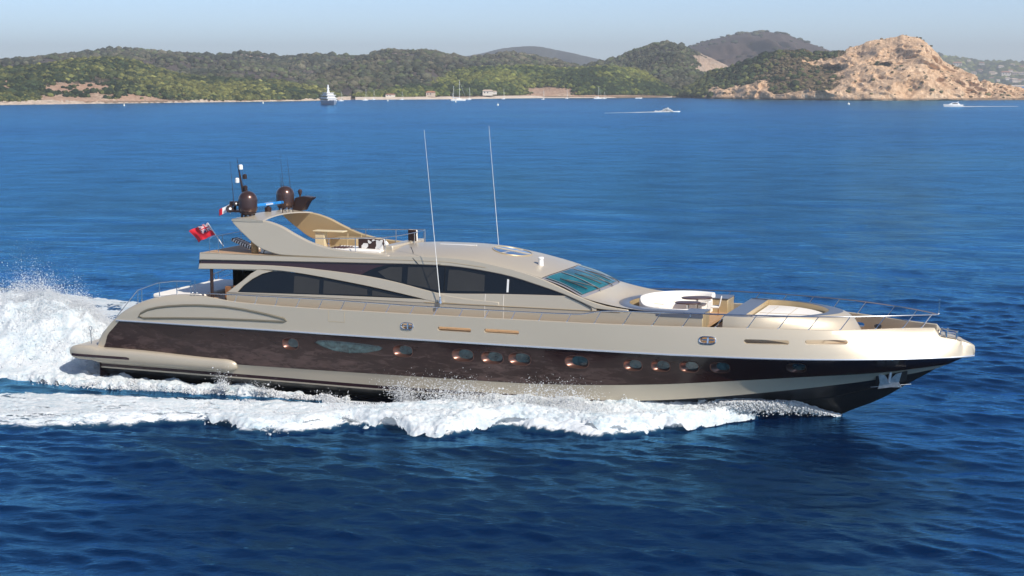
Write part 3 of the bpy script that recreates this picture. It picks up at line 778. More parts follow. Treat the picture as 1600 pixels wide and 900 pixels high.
# --- champagne bulwarks (solid, with cut freeing ports)
BU_US = np.concatenate([np.linspace(-39.1, -38.0, 14), np.linspace(-37.8, -32, 24), np.linspace(-31.5, -10, 50), np.linspace(-9.6, 4.3, 46), [4.34, 4.38], np.linspace(4.62, 6.17, 18)])
ROUND = .16
for s in (-1, 1):
    sec = []
    for u in BU_US:
        z0 = zKn(u) if u > -38.68 else float(max(zC(u), 1.42)); z1 = float(zE(u)); z0 = min(z0, z1 - .01)
        if u > 5.9: z0 = min(z0, ZK)
        n = 8; ro = []
        aft = float(sstep(-31, -35, u))
        for k in range(n):
            t = k/(n-1); z = z0 + (z1 - z0)*t
            v = surfV(u, z + 1e-4) if z < ZK - .01 or u < 5.6 else float(bK(u) + (bE(u) - bK(u))*((z-ZK)/max(.1, z1-ZK)))
            v = max(v, 0)
            rnd = aft*.35*max(0, t - .72)**2/.0784*.6
            ro.append((u, s*max(v - rnd, 0), z))
        th = min(.15, abs(ro[-1][1])*.5) + .35*aft
        vi = max(0, abs(ro[-1][1]) - th)
        zi = 3.75 if -33 < u < 4.0 else max(z0, z1 - .45)
        top = (u, s*(abs(ro[-1][1]) - th*.3), z1 + .03)
        sec.append(ro + [top, (u, s*vi, z1 - .005), (u, s*vi, zi), (u, s*max(0, min(vi, abs(ro[0][1]) - .2)), min(zi - .02, z0))])
    mb = MB(); mb.grid(sec, closed=True)
    n = len(sec[0]); mb.add(sec[0], [tuple(range(n))]); mb.add(sec[-1], [tuple(range(n))[::-1]])
    o = mb.build("bulwark", M['gold'], yacht, True, angle=38)
    SL = [(-19.0, -17.21, 3.90), (-16.54, -14.72, 3.93), (-3.84, -1.80, 4.04), (-1.12, .74, 4.07)]
    cuts = []
    for a, b_, z in SL:
        c = (a+b_)/2; w = (b_-a)/2; hh = .105
        poly = [(c + w - hh + hh*math.cos(t), z + hh*math.sin(t)) for t in np.linspace(-math.pi/2, math.pi/2, 7)] + [(c - w + hh + hh*math.cos(t), z + hh*math.sin(t)) for t in np.linspace(math.pi/2, 1.5*math.pi, 7)]
        cuts.append(prism_cut(poly, s, surfV(c, z) - 1.1, surfV(c, z) + .9))
    HAWSE = [(-20.62, 3.93, .30), (-5.50, 4.03, .36)]
    for c, z, w in HAWSE:
        hh = .15; poly = [(c + a, z + b_) for a, b_ in oval(w, hh, 20, 3.2)]
        cuts.append(prism_cut(poly, s, surfV(c, z) - .7, surfV(c, z) + .6))
    apply_cut(o, cuts)
    for c, z, w in HAWSE:
        mb = MB(); ring = [hullpt(c + a, z + b_, s, .02) for a, b_ in oval(w + .02, .165, 24, 3.2)]
        mb.tube(ring, .035, 6, closed=True); mb.tube([hullpt(c, z - .15, s, -.06), hullpt(c, z + .15, s, -.06)], .055, 8)
        mb.tube([hullpt(c - w*.8, z, s, -.09), hullpt(c + w*.8, z, s, -.09)], .045, 8)
        mb.build("fairlead", M['steel'], yacht)
    # leaf-shaped styling groove on the quarter, its shadow put into dark bronze
    st = [(-36.33, 3.57), (-36.18, 3.76), (-35.79, 3.95), (-35.2, 4.10), (-34.5, 4.21), (-33.5, 4.31), (-32.61, 4.36), (-31.06, 4.36), (-29.9, 4.27), (-28.6, 4.10), (-27.55, 3.92), (-27.42, 3.83), (-27.6, 3.76), (-29.5, 3.745), (-31.85, 3.70), (-34, 3.61), (-36.0, 3.50)]
    MB().tube([hullpt(u, z, s, -.012) for u, z in st], .065, 8, closed=True).build("shaded_quarter_groove", M['groove'], yacht)
    # small rectangular hatch seam lines
    mb = MB()
    for seg in ([(-25.0, 4.48), (-25.0, 3.93), (-24.1, 3.93), (-24.1, 4.48)],): mb.tube([hullpt(u, z, s, .0) for u, z in seg], .012, 5)
    mb.build("hatch_seam", M['gold_in'], yacht)

# --- transom slope, decks
rows = []
for u in np.linspace(-39.05, -33.2, 26):
    v = surfV(u, float(zE(u)) + 1e-4) - .25; z = float(zE(u)) - .10 - .25*float(sstep(-36, -33.5, u))
    rows.append([(u, y_, z) for y_ in np.linspace(-v, v, 9)])
MB().grid(rows).build("transom_slope", M['gold'], yacht)
mb = MB(); mb.grid([[(-39.0, -4.05, .0), (-39.0, 4.05, .0)], [(-39.0, -4.1, 1.9), (-39.0, 4.1, 1.9)]]); mb.build("transom", M['plum_clean'], yacht)
rows = []
for u in np.concatenate([np.linspace(-33.4, -10, 20), np.linspace(-9.5, 4.4, 30)]):
    v = max(surfV(u, 3.80) - .12, .1); rows.append([(u, y_, 3.80) for y_ in np.linspace(-v, v, 7)])
MB().grid(rows).build("main_deck", M['deck'], yacht, False)
# nose plate forward of the bulwark notch
rows = []
for u in np.linspace(4.36, 6.15, 14):
    v = max(float(bK(u) + (bE(u) - bK(u))*1.0) - .01, .012)
    z = float(zE(max(u, 4.63))) + .034; rows.append([(u, y_, z + .03*(1-(y_/max(v, .01))**2)) for y_ in np.linspace(-v, v, 7)])
MB().grid(rows).build("bow_plate", M['gold'], yacht)

mb = MB(); mb.lathe([(.001, -.26), (.05, -.22), (.085, -.1), (.09, .06), (.06, .15), (.001, .18)], (6.10, 0, 3.54), 16); mb.build('stem_cap', M['gold'], yacht)
# --- swim platform with the long side sponsons
sec = []
for u in np.concatenate([np.linspace(-40.62, -40.0, 8), np.linspace(-39.6, -31.4, 22), np.linspace(-31.2, -30.45, 8)]):
    e = 1.0
    if u < -39.8: e = math.sqrt(max(0, 1 - ((-39.8 - u)/.83)**2))
    f = 1.0
    if u > -31.2: f = math.sqrt(max(0.02, 1 - ((u + 31.2)/.78)**2))
    b = 4.18 + .07*min(1, (u+40.6)/5) + .42*f*(1 - .28*float(sstep(-38, -31, u)))*(.55 + .45*e)
    zc = 1.37 - .0*u; hz = .40*(.45 + .55*e)*(.3 + .7*f)*(1 - .18*float(sstep(-38, -31, u))); zc -= .10*float(sstep(-37, -31, u)) - .10*(u < -39)
    r = []
    for a in np.linspace(-math.pi/2, math.pi/2, 13):
        r.append((u, -(b - .34 + .34*abs(math.cos(a))**.62), zc + hz*math.copysign(abs(math.sin(a))**.75, math.sin(a))))
    r = r + [(p[0], -p[1], p[2]) for p in r[::-1]]
    sec.append(r)
mb = MB(); mb.grid(sec, closed=True); n = len(sec[0]); mb.add(sec[0], [tuple(range(n))]); mb.add(sec[-1], [tuple(range(n))[::-1]])
plat = mb.build("swim_platform", M['gold'], yacht, True, angle=50)
for s in (-1, 1):
    mb = MB(); rr = []
    for u in np.linspace(-40.45, -36.75, 20):
        e = 1.0 if u > -39.8 else math.sqrt(max(0, 1 - ((-39.8 - u)/.83)**2))
        b = 4.18 + .07*min(1, (u+40.6)/5) + .42*(1 - .28*float(sstep(-38, -31, u)))*(.55 + .45*e) + .006
        rr.append([(u, s*b, 1.41 - .045*(u > -36.8)), (u, s*b, 1.275)])
    mb.grid(rr); mb.build("platform_stripe", M['plum_clean'], plat)
mb = MB(); mb.box((-40.2, -3.9, 1.765), (-38.9, 3.9, 1.80)); mb.build("platform_planking", M['deck'], plat)
mb = MB(); mb.tube([(-39.55, -3.95, 1.75), (-39.6, -3.95, 2.62)], .022, 8); mb.tube([(-39.6 + .09*math.cos(a), -3.95, 2.72 + .12*math.sin(a)) for a in np.linspace(0, 2*math.pi, 14)[:-1]], .016, 6, closed=True)
mb.tube([(-40.1, -4.2, 1.80), (-39.3, -4.25, 1.84)], .03, 6); mb.build("boarding_rail", M['steel'], plat)
# ------------------------------------------------------------------ deckhouse
def hb(z): return 3.46 - .17*(z - 5.0) if z > 5 else 3.46
def side_pt(u, z, s, off=0.0): return (u, s*(hb(z) + off), z)
def plate(name, poly, s, off, th, mat, parent=yacht, bevel=.02, smooth=True):
    mb = MB(); n = len(poly)
    V = [side_pt(u, z, s, off) for u, z in poly] + [side_pt(u, z, s, off - th) for u, z in poly]
    F = [tuple(range(n)), tuple(n+i for i in range(n))[::-1]] + [(i, (i+1) % n, n+(i+1) % n, n+i) for i in range(n)]
    mb.add(V, F); return mb.build(name, mat, parent, smooth, bevel, 30)
def strip(top, low, k=24):
    """closed outline from an upper and a lower polyline, smoothed"""
    def res(p):
        f = pchip([q[0] for q in p], [q[1] for q in p]); x = np.linspace(p[0][0], p[-1][0], k); return [(float(a), float(f(a))) for a in x]
    return res(top) + res(low)[::-1]

lowwin_top = [(-30.80,5.03),(-30.45,5.36),(-29.97,5.70),(-29.4,5.99),(-28.9,6.15),(-28.5,6.19),(-27.6,6.14),(-26,5.97),(-24.6,5.79),(-23.2,5.60),(-21.8,5.38),(-20.45,5.15)]
lowwin_low = [(-30.80,5.03),(-28.93,5.06),(-27,5.08),(-25,5.12),(-23,5.15),(-20.45,5.15)]
band_top = [(-33.18,6.42),(-31,6.47),(-29.05,6.48),(-27.5,6.45),(-26,6.37),(-24,6.22),(-22.7,6.07),(-21.5,5.87),(-20.5,5.67),(-19.6,5.50),(-18.6,5.34),(-17.6,5.25),(-16.2,5.18)]
strip_top = [(-33.11,6.60),(-30,6.66),(-28,6.70),(-24,6.78),(-22.3,6.81),(-21,6.83),(-19.3,6.83),(-18.3,6.78),(-16.75,6.61),(-15.74,6.45),(-14.24,6.08),(-12.76,5.66)]
for s in (-1, 1):
    # trunk side from the side deck to the window sill line
    plate("deckhouse_side", [(-31.45, 3.78), (-31.45, 5.0), (-30.9, 5.0), (-6.0, 5.0), (-6.0, 3.78)], s, 0, .12, M['gold'], bevel=0)
    # dark backing behind all the glass of the upper deck
    plate("window_band", strip(strip_top, [(-33.11,6.40),(-29,6.40),(-26,6.3),(-24,6.1),(-21.5,5.78),(-19.3,5.42),(-15.9,5.52),(-12.76,5.62)]), s, -.055, .08, M['plum_clean'], bevel=0)
    # upper glass (black), with its rounded aft end
    plate("saloon_glass", strip([(-23.75,6.22),(-23.3,6.47),(-22.9,6.62),(-22.3,6.755),(-21,6.80),(-19.3,6.80),(-18.3,6.75),(-16.75,6.58),(-15.74,6.42),(-14.24,6.05),(-12.85,5.68)],
                                [(-23.75,6.18),(-22.7,6.04),(-21.5,5.84),(-20.5,5.64),(-19.6,5.50),(-19.2,5.50),(-16,5.60),(-12.85,5.66)], 30), s, -.045, .02, M['glass'], bevel=0)
    for q in ([(-22.85,6.40),(-22.2,6.66),(-21.52,6.68),(-21.52,5.92),(-22.4,6.10)], [(-21.2,6.70),(-19.55,6.74),(-19.5,5.60),(-20.3,5.74),(-21.2,5.86)],
              [(-18.98,6.66),(-18.3,6.64),(-17.05,6.46),(-17.03,5.67),(-19.02,5.62)], [(-15.55,6.26),(-14.4,5.96),(-13.3,5.70),(-15.55,5.665)]):
        plate("window_pane", q, s, -.043, .01, M['blind'] if q[0][0] < -16 else M['glass'], bevel=0)
    plate("door_jamb", [(-15.86, 6.32), (-15.76, 6.30), (-15.76, 5.68), (-15.86, 5.68)], s, -.035, .01, M['white'], bevel=0)
    # lower leaf-shaped window
    plate("galley_glass", strip(lowwin_top, lowwin_low, 30), s, -.04, .03, M['glass'], bevel=0)
    for q in ([(-27.55,6.00),(-27.0,5.97),(-26.1,5.86),(-26.1,5.14),(-27.55,5.13)], [(-25.85,5.84),(-24.5,5.66),(-23.4,5.50),(-23.35,5.20),(-25.85,5.17)], [(-23.1,5.46),(-22.2,5.31),(-21.2,5.19),(-23.1,5.19)]):
        plate("window_pane", q, s, -.037, .01, M['blind'], bevel=0)
    # gold arch over the lower window, from the overhang down to the trunk
    plate("arch_band", strip([(-33.18,6.42)] + band_top[1:], [(-33.22,6.14),(-31.0,6.20),(-29.7,6.23),(-29.2,6.25),(-28.4,6.235),(-27.6,6.18),(-26,6.01),(-24.6,5.83),(-23.2,5.64),(-21.8,5.42),(-20.45,5.19),(-19.5,5.03),(-18,5.0),(-16.2,5.0)], 40), s, .03, .10, M['gold'], bevel=.025)
    # curved aft leg of the arch
    aft_o = [(-29.69,6.24),(-30.1,6.0),(-30.53,5.64),(-31.0,5.30),(-31.40,5.0)]; aft_i = [(-30.82,5.0),(-30.45,5.39),(-29.97,5.74),(-29.4,6.03),(-28.8,6.2)]
    plate("arch_leg", aft_o + aft_i, s, .03, .10, M['gold'], bevel=.02)
    # sill filling between lower window and trunk
    plate("window_sill", strip([(-31.3,5.02),(-28.93,5.05),(-25,5.11),(-20.45,5.14),(-19.5,5.06)], [(-31.3,4.985),(-28,4.985),(-25,4.985),(-20.45,4.985),(-19.5,4.985)]), s, .02, .08, M['gold'], bevel=0)
    # wall below the upper window, down to the trunk
    plate("upper_wall", strip([(-20.2,5.53),(-19.6,5.485),(-19.2,5.485),(-16,5.585),(-12.6,5.64),(-11.6,5.30),(-11.2,5.14)], [(-20.2,5.02),(-18,5.0),(-16,5.0),(-14,5.0),(-12.5,5.0),(-11.2,5.0)]), s, .0, .09, M['gold'], bevel=.015)
    # roof edge band running down the windscreen pillar to the foredeck
    ed_t = [(-33.2,7.0),(-28,7.0),(-24,7.06),(-22.5,7.2),(-21.04,7.27),(-19.5,7.27),(-18,7.2),(-16.75,7.02),(-15.5,6.79),(-14.25,6.47),(-13.2,6.10),(-12.3,5.73),(-11.4,5.42),(-10.5,5.22),(-9.6,5.13)]
    ed_l = [(-33.2,6.62),(-30,6.68),(-28,6.72),(-24,6.80),(-22.3,6.83),(-21,6.85),(-19.3,6.85),(-18.3,6.80),(-16.75,6.63),(-15.74,6.47),(-14.24,6.10),(-12.76,5.68),(-11.75,5.30),(-11.2,5.10),(-9.6,5.04)]
    plate("roof_edge", strip(ed_t, ed_l, 44), s, .035, .14, M['gold'], bevel=.035)
    MB().tube([side_pt(u, z - .02, s, .04) for u, z in [(-33.1,7.0),(-28,7.02),(-24,7.04),(-21,7.06),(-19,7.05),(-17,6.86)]], .012, 6).build("panel_seam", M['gold_in'], yacht)
    # drip line under the pillar
    MB().tube([side_pt(u, z, s, .035) for u, z in [(-12.76,5.66),(-11.9,5.33),(-11.45,5.13),(-11.42,5.02)]], .022, 6).build("pillar_seam", M['rubber'], yacht)
    # shallow ledge line on the trunk
    MB().tube([(u, s*3.475, 5.0) for u in np.linspace(-20.2, -10, 12)], .018, 6).build("trunk_ledge", M['gold_in'], yacht)
    # radar arch side fin
    fin = strip([(-31.42,8.80),(-30.9,8.835),(-29.5,8.76),(-28.55,8.52),(-27.7,8.13),(-26.6,7.70),(-25.3,7.43),(-23.6,7.31),(-22.3,7.25)], [(-31.36,8.60),(-30.9,8.20),(-30.45,7.86),(-29.85,7.43),(-29.2,7.19),(-28.3,7.02),(-26,7.0),(-24,7.0),(-22.3,7.0)], 36)
    plate("radar_arch_fin", fin, s, .0, .28, M['gold'] if s < 0 else M['gold_in'], bevel=.05)  # far fin warmer: its sunlit gold is put into the paint colour
    plate("arch_tip", [(-31.44,8.81),(-30.95,8.845),(-30.9,8.79),(-31.38,8.66)], s, .008, .30, M['grey'], bevel=.01)

# overhang body (fly deck slab) and its underside
mb = MB(); rows = []
for u in (-33.2, -29.0, -22.0):
    z0 = 6.16
    rows.append([(u, -hb(6.16)+.14, z0), (u, -hb(6.98)+.14, 6.98), (u, hb(6.98)-.14, 6.98), (u, hb(6.16)-.14, z0)])
mb.grid(rows, closed=True); mb.add(rows[0], [(0,1,2,3)]); mb.add(rows[-1], [(3,2,1,0)]); mb.build("fly_deck", M['gold'], yacht, False)
mb = MB(); mb.box((-33.24, -3.15, 6.40), (-33.19, 3.15, 6.60)); mb.build("aft_stripe", M['plum_clean'], yacht)
mb = MB(); mb.box((-33.0, -2.95, 6.985), (-22.6, 2.95, 7.01)); mb.build("fly_planking", M['deck'], yacht)
# arch cross wing
rows = []
for v in np.linspace(-2.86, 2.86, 15):
    k = 1 - (v/2.86)**2; a = -31.4 + .10*k; f_ = -29.55 - .25*k; zc = 8.80 + .16*k
    rows.append([(a, v, zc - .02), ((a+f_)/2, v, zc + .07), (f_, v, zc - .03), (f_ + .02, v, zc - .09), ((a+f_)/2, v, zc - .12), (a, v, zc - .1)])
mb = MB(); mb.grid(rows, closed=True); mb.add(rows[0], [tuple(range(6))]); mb.add(rows[-1], [tuple(range(6))[::-1]]); mb.build("arch_wing", M['gold'], yacht, True, angle=45)

# --- roof, windscreen, hood (sheets with crown)
def rz_edge(u): return float(pchip([-24.5,-22.5,-21,-19.5,-18,-16.75,-15.5,-14.25,-13.4], [7.05,7.19,7.26,7.26,7.19,7.01,6.78,6.46,6.2])(u))
ROOF_B = 3.06
def roof_pt(u, v):
    k = 1 - (v/ROOF_B)**2; cr = float(pchip([-24.5,-22,-18,-14], [.22,.36,.36,.30])(u)); return (u, v, rz_edge(u) + cr*k**.8 if k > 0 else rz_edge(u))
rows = []
ROOF_V = np.concatenate([[-3.06, -3.0, -2.9], np.linspace(-2.7, 2.7, 19), [2.9, 3.0, 3.06]])
def front_u(v): return -14.12 + .42*(1 - (v/3.06)**2)
for t in np.linspace(0, 1, 40):
    rows.append([roof_pt(-24.0 + (front_u(v) + 24.0)*t, v) for v in ROOF_V])
mb = MB(); mb.grid(rows); roof = mb.build("roof", M['gold'], yacht, True, angle=60)
mb = MB(); mb.grid([[(-24.0, v, 6.99) for v in ROOF_V], rows[0]]); mb.build("roof_end", M['gold'], yacht, True)
def base_u(v): return -11.92 + .50*(1 - (v/3.3)**2)
def base_z(v): return 5.62 + .17*(1 - (v/3.3)**2)
def screen(v, t, lift=0.0):
    a = roof_pt(front_u(v*.927), v*.927) if abs(v) < 3.3 else roof_pt(front_u(3.05), math.copysign(3.05, v))
    b = (base_u(v), v, base_z(v)); bul = .09*math.sin(math.pi*t)
    return (a[0] + (b[0]-a[0])*t + .35*lift, a[1] + (b[1]-a[1])*t, a[2] + (b[2]-a[2])*t + bul + lift)
ws_v = np.linspace(-3.28, 3.28, 33)
rows = [[screen(v, t, -.03) for v in ws_v] for t in np.linspace(0, 1, 12)]
wsf = MB().grid(rows).build("windscreen", M['frame'], yacht, True, angle=60)
bounds = [-3.16, -1.66, -1.56, -.03, .05, 1.56, 1.66, 3.16]
for i in range(4):
    a, b_ = bounds[2*i], bounds[2*i+1]
    rows = [[screen(v, t, .012) for v in np.linspace(a, b_, 10)] for t in np.linspace(.05, .93, 12)]
    MB().grid(rows).build("glass", M['teal'], wsf, True, angle=60)
    # pale sill and dashboard seen as a lighter inner frame line
    MB().tube([screen(a + .05, t, .02) for t in np.linspace(.06, .92, 8)], .018, 5).build("glazing_bar", M['frame'], wsf)
for v in (-1.75, -.15, 1.45):
    mb = MB(); mb.tube([screen(v + .1, 1.0, .06), screen(v - .0, .9, .10), screen(v - .9, .42, .09)], [.03, .022, .018], 6)
    mb.tube([screen(v - 1.0, .30, .07), screen(v - .85, .62, .075), screen(v - .66, .86, .06)], .026, 5)
    mb.build("wiper", M['rubber'], wsf)
    MB().lathe([(.05, 0), (.06, .05), (.03, .1)], screen(v + .12, 1.0, .0), 10).build("wiper_pivot", M['steel'], wsf)
# hood falling from the windscreen to the lounge
WC, WR = -7.95, 2.42        # lounge well centre and radius
def ring_u(v, R, B): k = max(0, 1 - (v/B)**2); return WC - R*math.sqrt(k)
hv = np.linspace(-3.44, 3.44, 41); rows = []
for t in np.linspace(0, 1, 16):
    r = []
    for v in hv:
        vb = max(-3.3, min(3.3, v)); a = (base_u(vb), v*.975, base_z(vb) - .02); uu = ring_u(v, 2.95, 3.50)
        b_ = (min(uu, -7.8), v, 5.13)
        zz = b_[2] + (a[2]-b_[2])*(1-t)**1.9
        r.append((a[0] + (b_[0]-a[0])*t, a[1] + (b_[1]-a[1])*t, zz))
    rows.append(r)
MB().grid(rows).build("hood", M['gold'], yacht, True, angle=60)
# grey ring cap round the lounge well, open forward
an = np.linspace(math.pi/2, 1.5*math.pi, 33)
def ushape(R, B, n=33, fwd=-5.95):
    p = [(fwd, -B)] + [(WC + R*math.cos(a), -B*math.sin(a)) for a in an] + [(fwd, B)]; return p
o_, i_ = ushape(2.97, 3.48), ushape(2.46, 2.62)
rows = [[(u, v, 4.9) for u, v in o_], [(u, v, 5.12) for u, v in o_], [(u, v, 5.15) for u, v in ushape(2.9, 3.4)], [(u, v, 5.15) for u, v in ushape(2.52, 2.68)], [(u, v, 5.12) for u, v in i_], [(u, v, 4.1) for u, v in i_]]
cap = MB().grid(rows).build("lounge_coaming", M['grey'], yacht, True, angle=35)
MB().grid([[(u, v, 5.11) for u, v in ushape(2.455, 2.61)], [(u, v, 4.1) for u, v in ushape(2.455, 2.61)]]).build("well_lining", M['gold_in'], cap)
for s in (-1, 1):
    mb = MB(); mb.box((-6.9, min(s*2.05, s*3.44), 4.1), (-5.96, max(s*2.05, s*3.44), 5.10)); mb.build("coaming_end", M['gold_in'], yacht, True, .05)
    mb = MB(); mb.box((-6.92, min(s*2.0, s*3.46), 5.10), (-5.94, max(s*2.0, s*3.46), 5.152)); mb.build("coaming_cap", M['grey'], yacht, True, .02)
mb = MB(); mb.box((-10.5, -2.4, 4.3), (-5.95, 2.4, 4.42)); mb.box((-5.99, -3.5, 3.82), (-4.9, 3.5, 4.10)); mb.build("lounge_floor", M['deck'], yacht)
# U-shaped sofa
an2 = np.linspace(math.radians(62), math.radians(298), 34)
def arc(r1, r2, k=1.0): return [(WC + .1 + r1*math.cos(a)*.98, -r2*math.sin(a)) for a in an2]
def usec(profile, lift=False):
    rows = []
    for a in an2:
        v_ = -1.06*math.sin(a); dz = (.11 if v_ > 0 else .11 - .27*float(sstep(-.1, -.8, v_))) if lift else 0
        rows.append([(WC + .25 + r*math.cos(a)*.92, r*v_, z + (dz if z > 5 else 0)) for r, z in profile])
    mb = MB(); mb.grid(rows, closed=True); n = len(profile); mb.add(rows[0], [tuple(range(n))]); mb.add(rows[-1], [tuple(range(n))[::-1]]); return mb
usec([(2.36, 4.45), (2.40, 5.20), (2.34, 5.29), (2.20, 5.29), (2.12, 5.20), (1.98, 4.86), (1.98, 4.45)], True).build("sofa_back", M['cushion'], yacht, True, angle=50)
usec([(2.1, 4.15), (2.1, 4.84), (2.0, 4.90), (1.42, 4.90), (1.34, 4.84), (1.34, 4.15)]).build("sofa_seat", M['cushion'], yacht, True, angle=50)
for a in np.linspace(math.radians(85), math.radians(275), 6):
    MB().tube([(WC + .25 + r*math.cos(a)*.92, -r*1.06*math.sin(a), z) for r, z in ((1.36, 4.905), (1.99, 4.91))], .012, 4).build("sofa_piping", M['gold_in'], yacht)

# --- sunpad island on the foredeck
isl = [(-5.02,-3.36),(-4.4,-3.40),(-3.5,-3.28),(-2.6,-2.98),(-1.7,-2.50),(-.9,-1.86),(-.3,-1.16),(.05,-.5),(.12,0)]
isl = isl + [(u, -v) for u, v in isl[:-1][::-1]]
def smooth_closed(p, n=90):
    d = [0]
    for a, b_ in zip(p[:-1], p[1:]): d.append(d[-1] + math.dist(a, b_))
    fx, fy = pchip(d, [q[0] for q in p]), pchip(d, [q[1] for q in p]); t = np.linspace(0, d[-1], n); return [(float(fx(x)), float(fy(x))) for x in t]
I0 = smooth_closed(isl)
def scale_isl(k, du=0, aft=0): 
    return [(-5.02 + aft + (u + 5.02)*(k if k < 1.2 else 1) - aft*(u + 5.02)/5.1 + du*max(0, (u+5.02)/5.14)**2, v*k) for u, v in I0]
rows = [[(u, v, 3.79) for u, v in scale_isl(1.03, .75)], [(u, v, 4.25) for u, v in scale_isl(1.035, .62)], [(u, v, 4.7) for u, v in scale_isl(1.02, .40)], [(u, v, 4.96) for u, v in scale_isl(1.0, .18)], [(u, v, 5.05) for u, v in scale_isl(.985, .02)]]
mb = MB(); mb.grid(rows); mb.add([rows[0][0], rows[4][0], rows[4][-1], rows[0][-1]], [(0,1,2,3)])
isl_o = mb.build("sunpad_island", M['gold'], yacht, True, angle=50)
inner = scale_isl(.885, -.16, .90)
MB().grid([rows[4], [(u, v, 5.07) for u, v in scale_isl(.95, -.05, .05)], [(u, v, 5.06) for u, v in scale_isl(.90, -.13, .86)], [(u, v, 5.04) for u, v in inner]]).build("island_cap", M['grey'], isl_o, True, angle=40)
aftc = [(-5.02, -3.31, 5.05), (-5.02, 3.31, 5.05)]
MB().add([aftc[0], aftc[1], (inner[-1][0], inner[-1][1], 5.04), (inner[0][0], inner[0][1], 5.04)], [(0,1,2,3)]).build("aft_cap", M['grey'], isl_o)
mb = MB(); mb.grid([[(u, v, 5.045) for u, v in inner], [(u, v, 4.55) for u, v in inner]]); mb.add([(inner[0][0], inner[0][1], 5.045), (inner[-1][0], inner[-1][1], 5.045), (inner[-1][0], inner[-1][1], 4.55), (inner[0][0], inner[0][1], 4.55)], [(0,1,2,3)])
mb.build("well_lining", M['gold_in'], isl_o, True, angle=40)
pad = scale_isl(.865, -.20, .94)
mb = MB(); mb.grid([[(u, v, 4.5) for u, v in pad], [(u, v, 4.76) for u, v in pad], [(u*.985 - .03, v*.985, 4.80) for u, v in pad]]); mb.add([(u*.985 - .03, v*.985, 4.80) for u, v in pad], [tuple(range(len(pad)))])
pd = mb.build("sunpad", M['cushion'], isl_o, True, angle=50)
mb = MB(); mb.tube([(-3.95, 0, 4.805), (-.55, 0, 4.805)], .014, 4); mb.tube([(-2.5, -2.2, 4.805), (-2.5, 2.2, 4.805)], .014, 4); mb.tube([(-3.5, -2.4, 4.805), (-3.5, 2.4, 4.805)], .010, 4); mb.build("pad_seam", M['gold_in'], pd)
# --- roof fittings
def rl(u, v, d=0.0): p = roof_pt(u, v); return (p[0], p[1], p[2] + d)
ell = [( -16.75 + .98*math.cos(a), .95*math.sin(a)*1.25) for a in np.linspace(0, 2*math.pi, 40)[:-1]]
mb = MB(); mb.tube([rl(u, v, .012) for u, v in ell], .035, 6, closed=True); sr = mb.build("sunroof", M['gold_in'], yacht)
rows = [[rl(-16.75 + .98*r*math.cos(a), 1.19*r*math.sin(a), .014) for a in np.linspace(0, 2*math.pi, 40)[:-1]] for r in (.05, .5, 1.0)]
MB().grid(rows, closed=True).build("glass", simple("blue_roof_glass", (.03, .09, .20), .05, 0, 1.0), sr, True)
mb = MB(); mb.tube([rl(-17.65, -.15, .02), rl(-16.7, .0, .02), rl(-15.8, .15, .02)], .05, 6); mb.tube([rl(-16.9, -1.15, .02), rl(-16.6, 1.15, .02)], .04, 6); mb.build("glazing_bar", M['gold'], sr)
vp = rl(-14.75, -1.35); mb = MB(); mb.lathe([(.14, -.05), (.13, .30), (.155, .31), (.155, .38), (.11, .41)], vp, 16); mb.build("roof_vent", M['white'], yacht)
mb = MB(); mb.tube([rl(-23.2, 2.0, .012), rl(-21.7, -1.6, .012), rl(-21.1, -2.7, .012), (-20.95, -3.12, 7.16), (-20.6, -3.2, 6.85)], .02, 5); mb.build("roof_seam", M['rubber'], yacht)
mb = MB(); mb.box((-20.6, -.4, 7.60), (-18.6, -.2, 7.625)); mb.build("roof_slot", M['white'], yacht)
# whip antennas at both sides of the house
for s in (-1, 1):
    du = 0 if s < 0 else .58; b0 = Vector((-19.25 + du, s*3.62, 5.05)); t0 = Vector((-20.02 + du, s*3.72, 13.6))
    mb = MB(); mb.tube([b0 + (t0-b0)*k for k in (0, .25, .26, .6, 1)], [.022, .019, .014, .010, .006], 7); a_ = mb.build("whip_antenna", M['white'], yacht)
    MB().lathe([(.09, -.06), (.09, .05), (.05, .12), (.05, .3)], b0, 12).build("antenna_base", M['steel'], a_)
    mb = MB(); k = .22; p = b0 + (t0-b0)*k; mb.tube([p, (p.x, s*(hb(p.z) - .02), p.z)], .02, 6); mb.build("antenna_bracket", M['steel'], a_)

# --- mast gear on the arch
for s in (-1, 1):
    c = (-30.85, s*2.08, 8.98)
    d = MB().lathe([(.05, .14), (.42, .15), (.49, .24), (.50, .42), (.50, .78)] + [(.50*math.cos(a), .78 + .48*math.sin(a)) for a in np.linspace(.12, 1.5, 12)], c, 32).build("satellite_dome", M['dome'], yacht, True, angle=40)
    MB().lathe([(.3, .0), (.44, .10), (.44, .15)], c, 24).build("dome_tray", M['darkmetal'], d)
    mb = MB()
    for dx, dy in ((-.25, -.2), (.25, -.2), (-.25, .2), (.25, .2)): mb.tube([(c[0]+dx, c[1]+dy, 8.72), (c[0]+dx, c[1]+dy, 9.02)], .06, 8)
    mb.build("dome_leg", M['darkmetal'], d)
mb = MB(); mb.lathe([(.16, 0), (.2, .25), (.13, .33)], (-30.6, -.35, 8.95), 16); mb.tube([(-30.6, -.35, 8.95), (-30.6, -.35, 9.36)], .07, 8); rad = mb.build("radar", M['darkmetal'], yacht)
mb = MB(); mb.box((-.08, -1.45, -.085), (.08, 1.45, .085)); o = mb.build("radar_scanner", M['blue'], rad, True, .05); o.location = (-30.6, -.32, 9.42); o.rotation_euler = (0, 0, math.radians(-4))
mb = MB()
for k in range(7): mb.box((.0815, -.32 + k*.10, -.035), (.0835, -.26 + k*.10, .045)); mb.box((-.0835, -.32 + k*.10, -.035), (-.0815, -.26 + k*.10, .045))
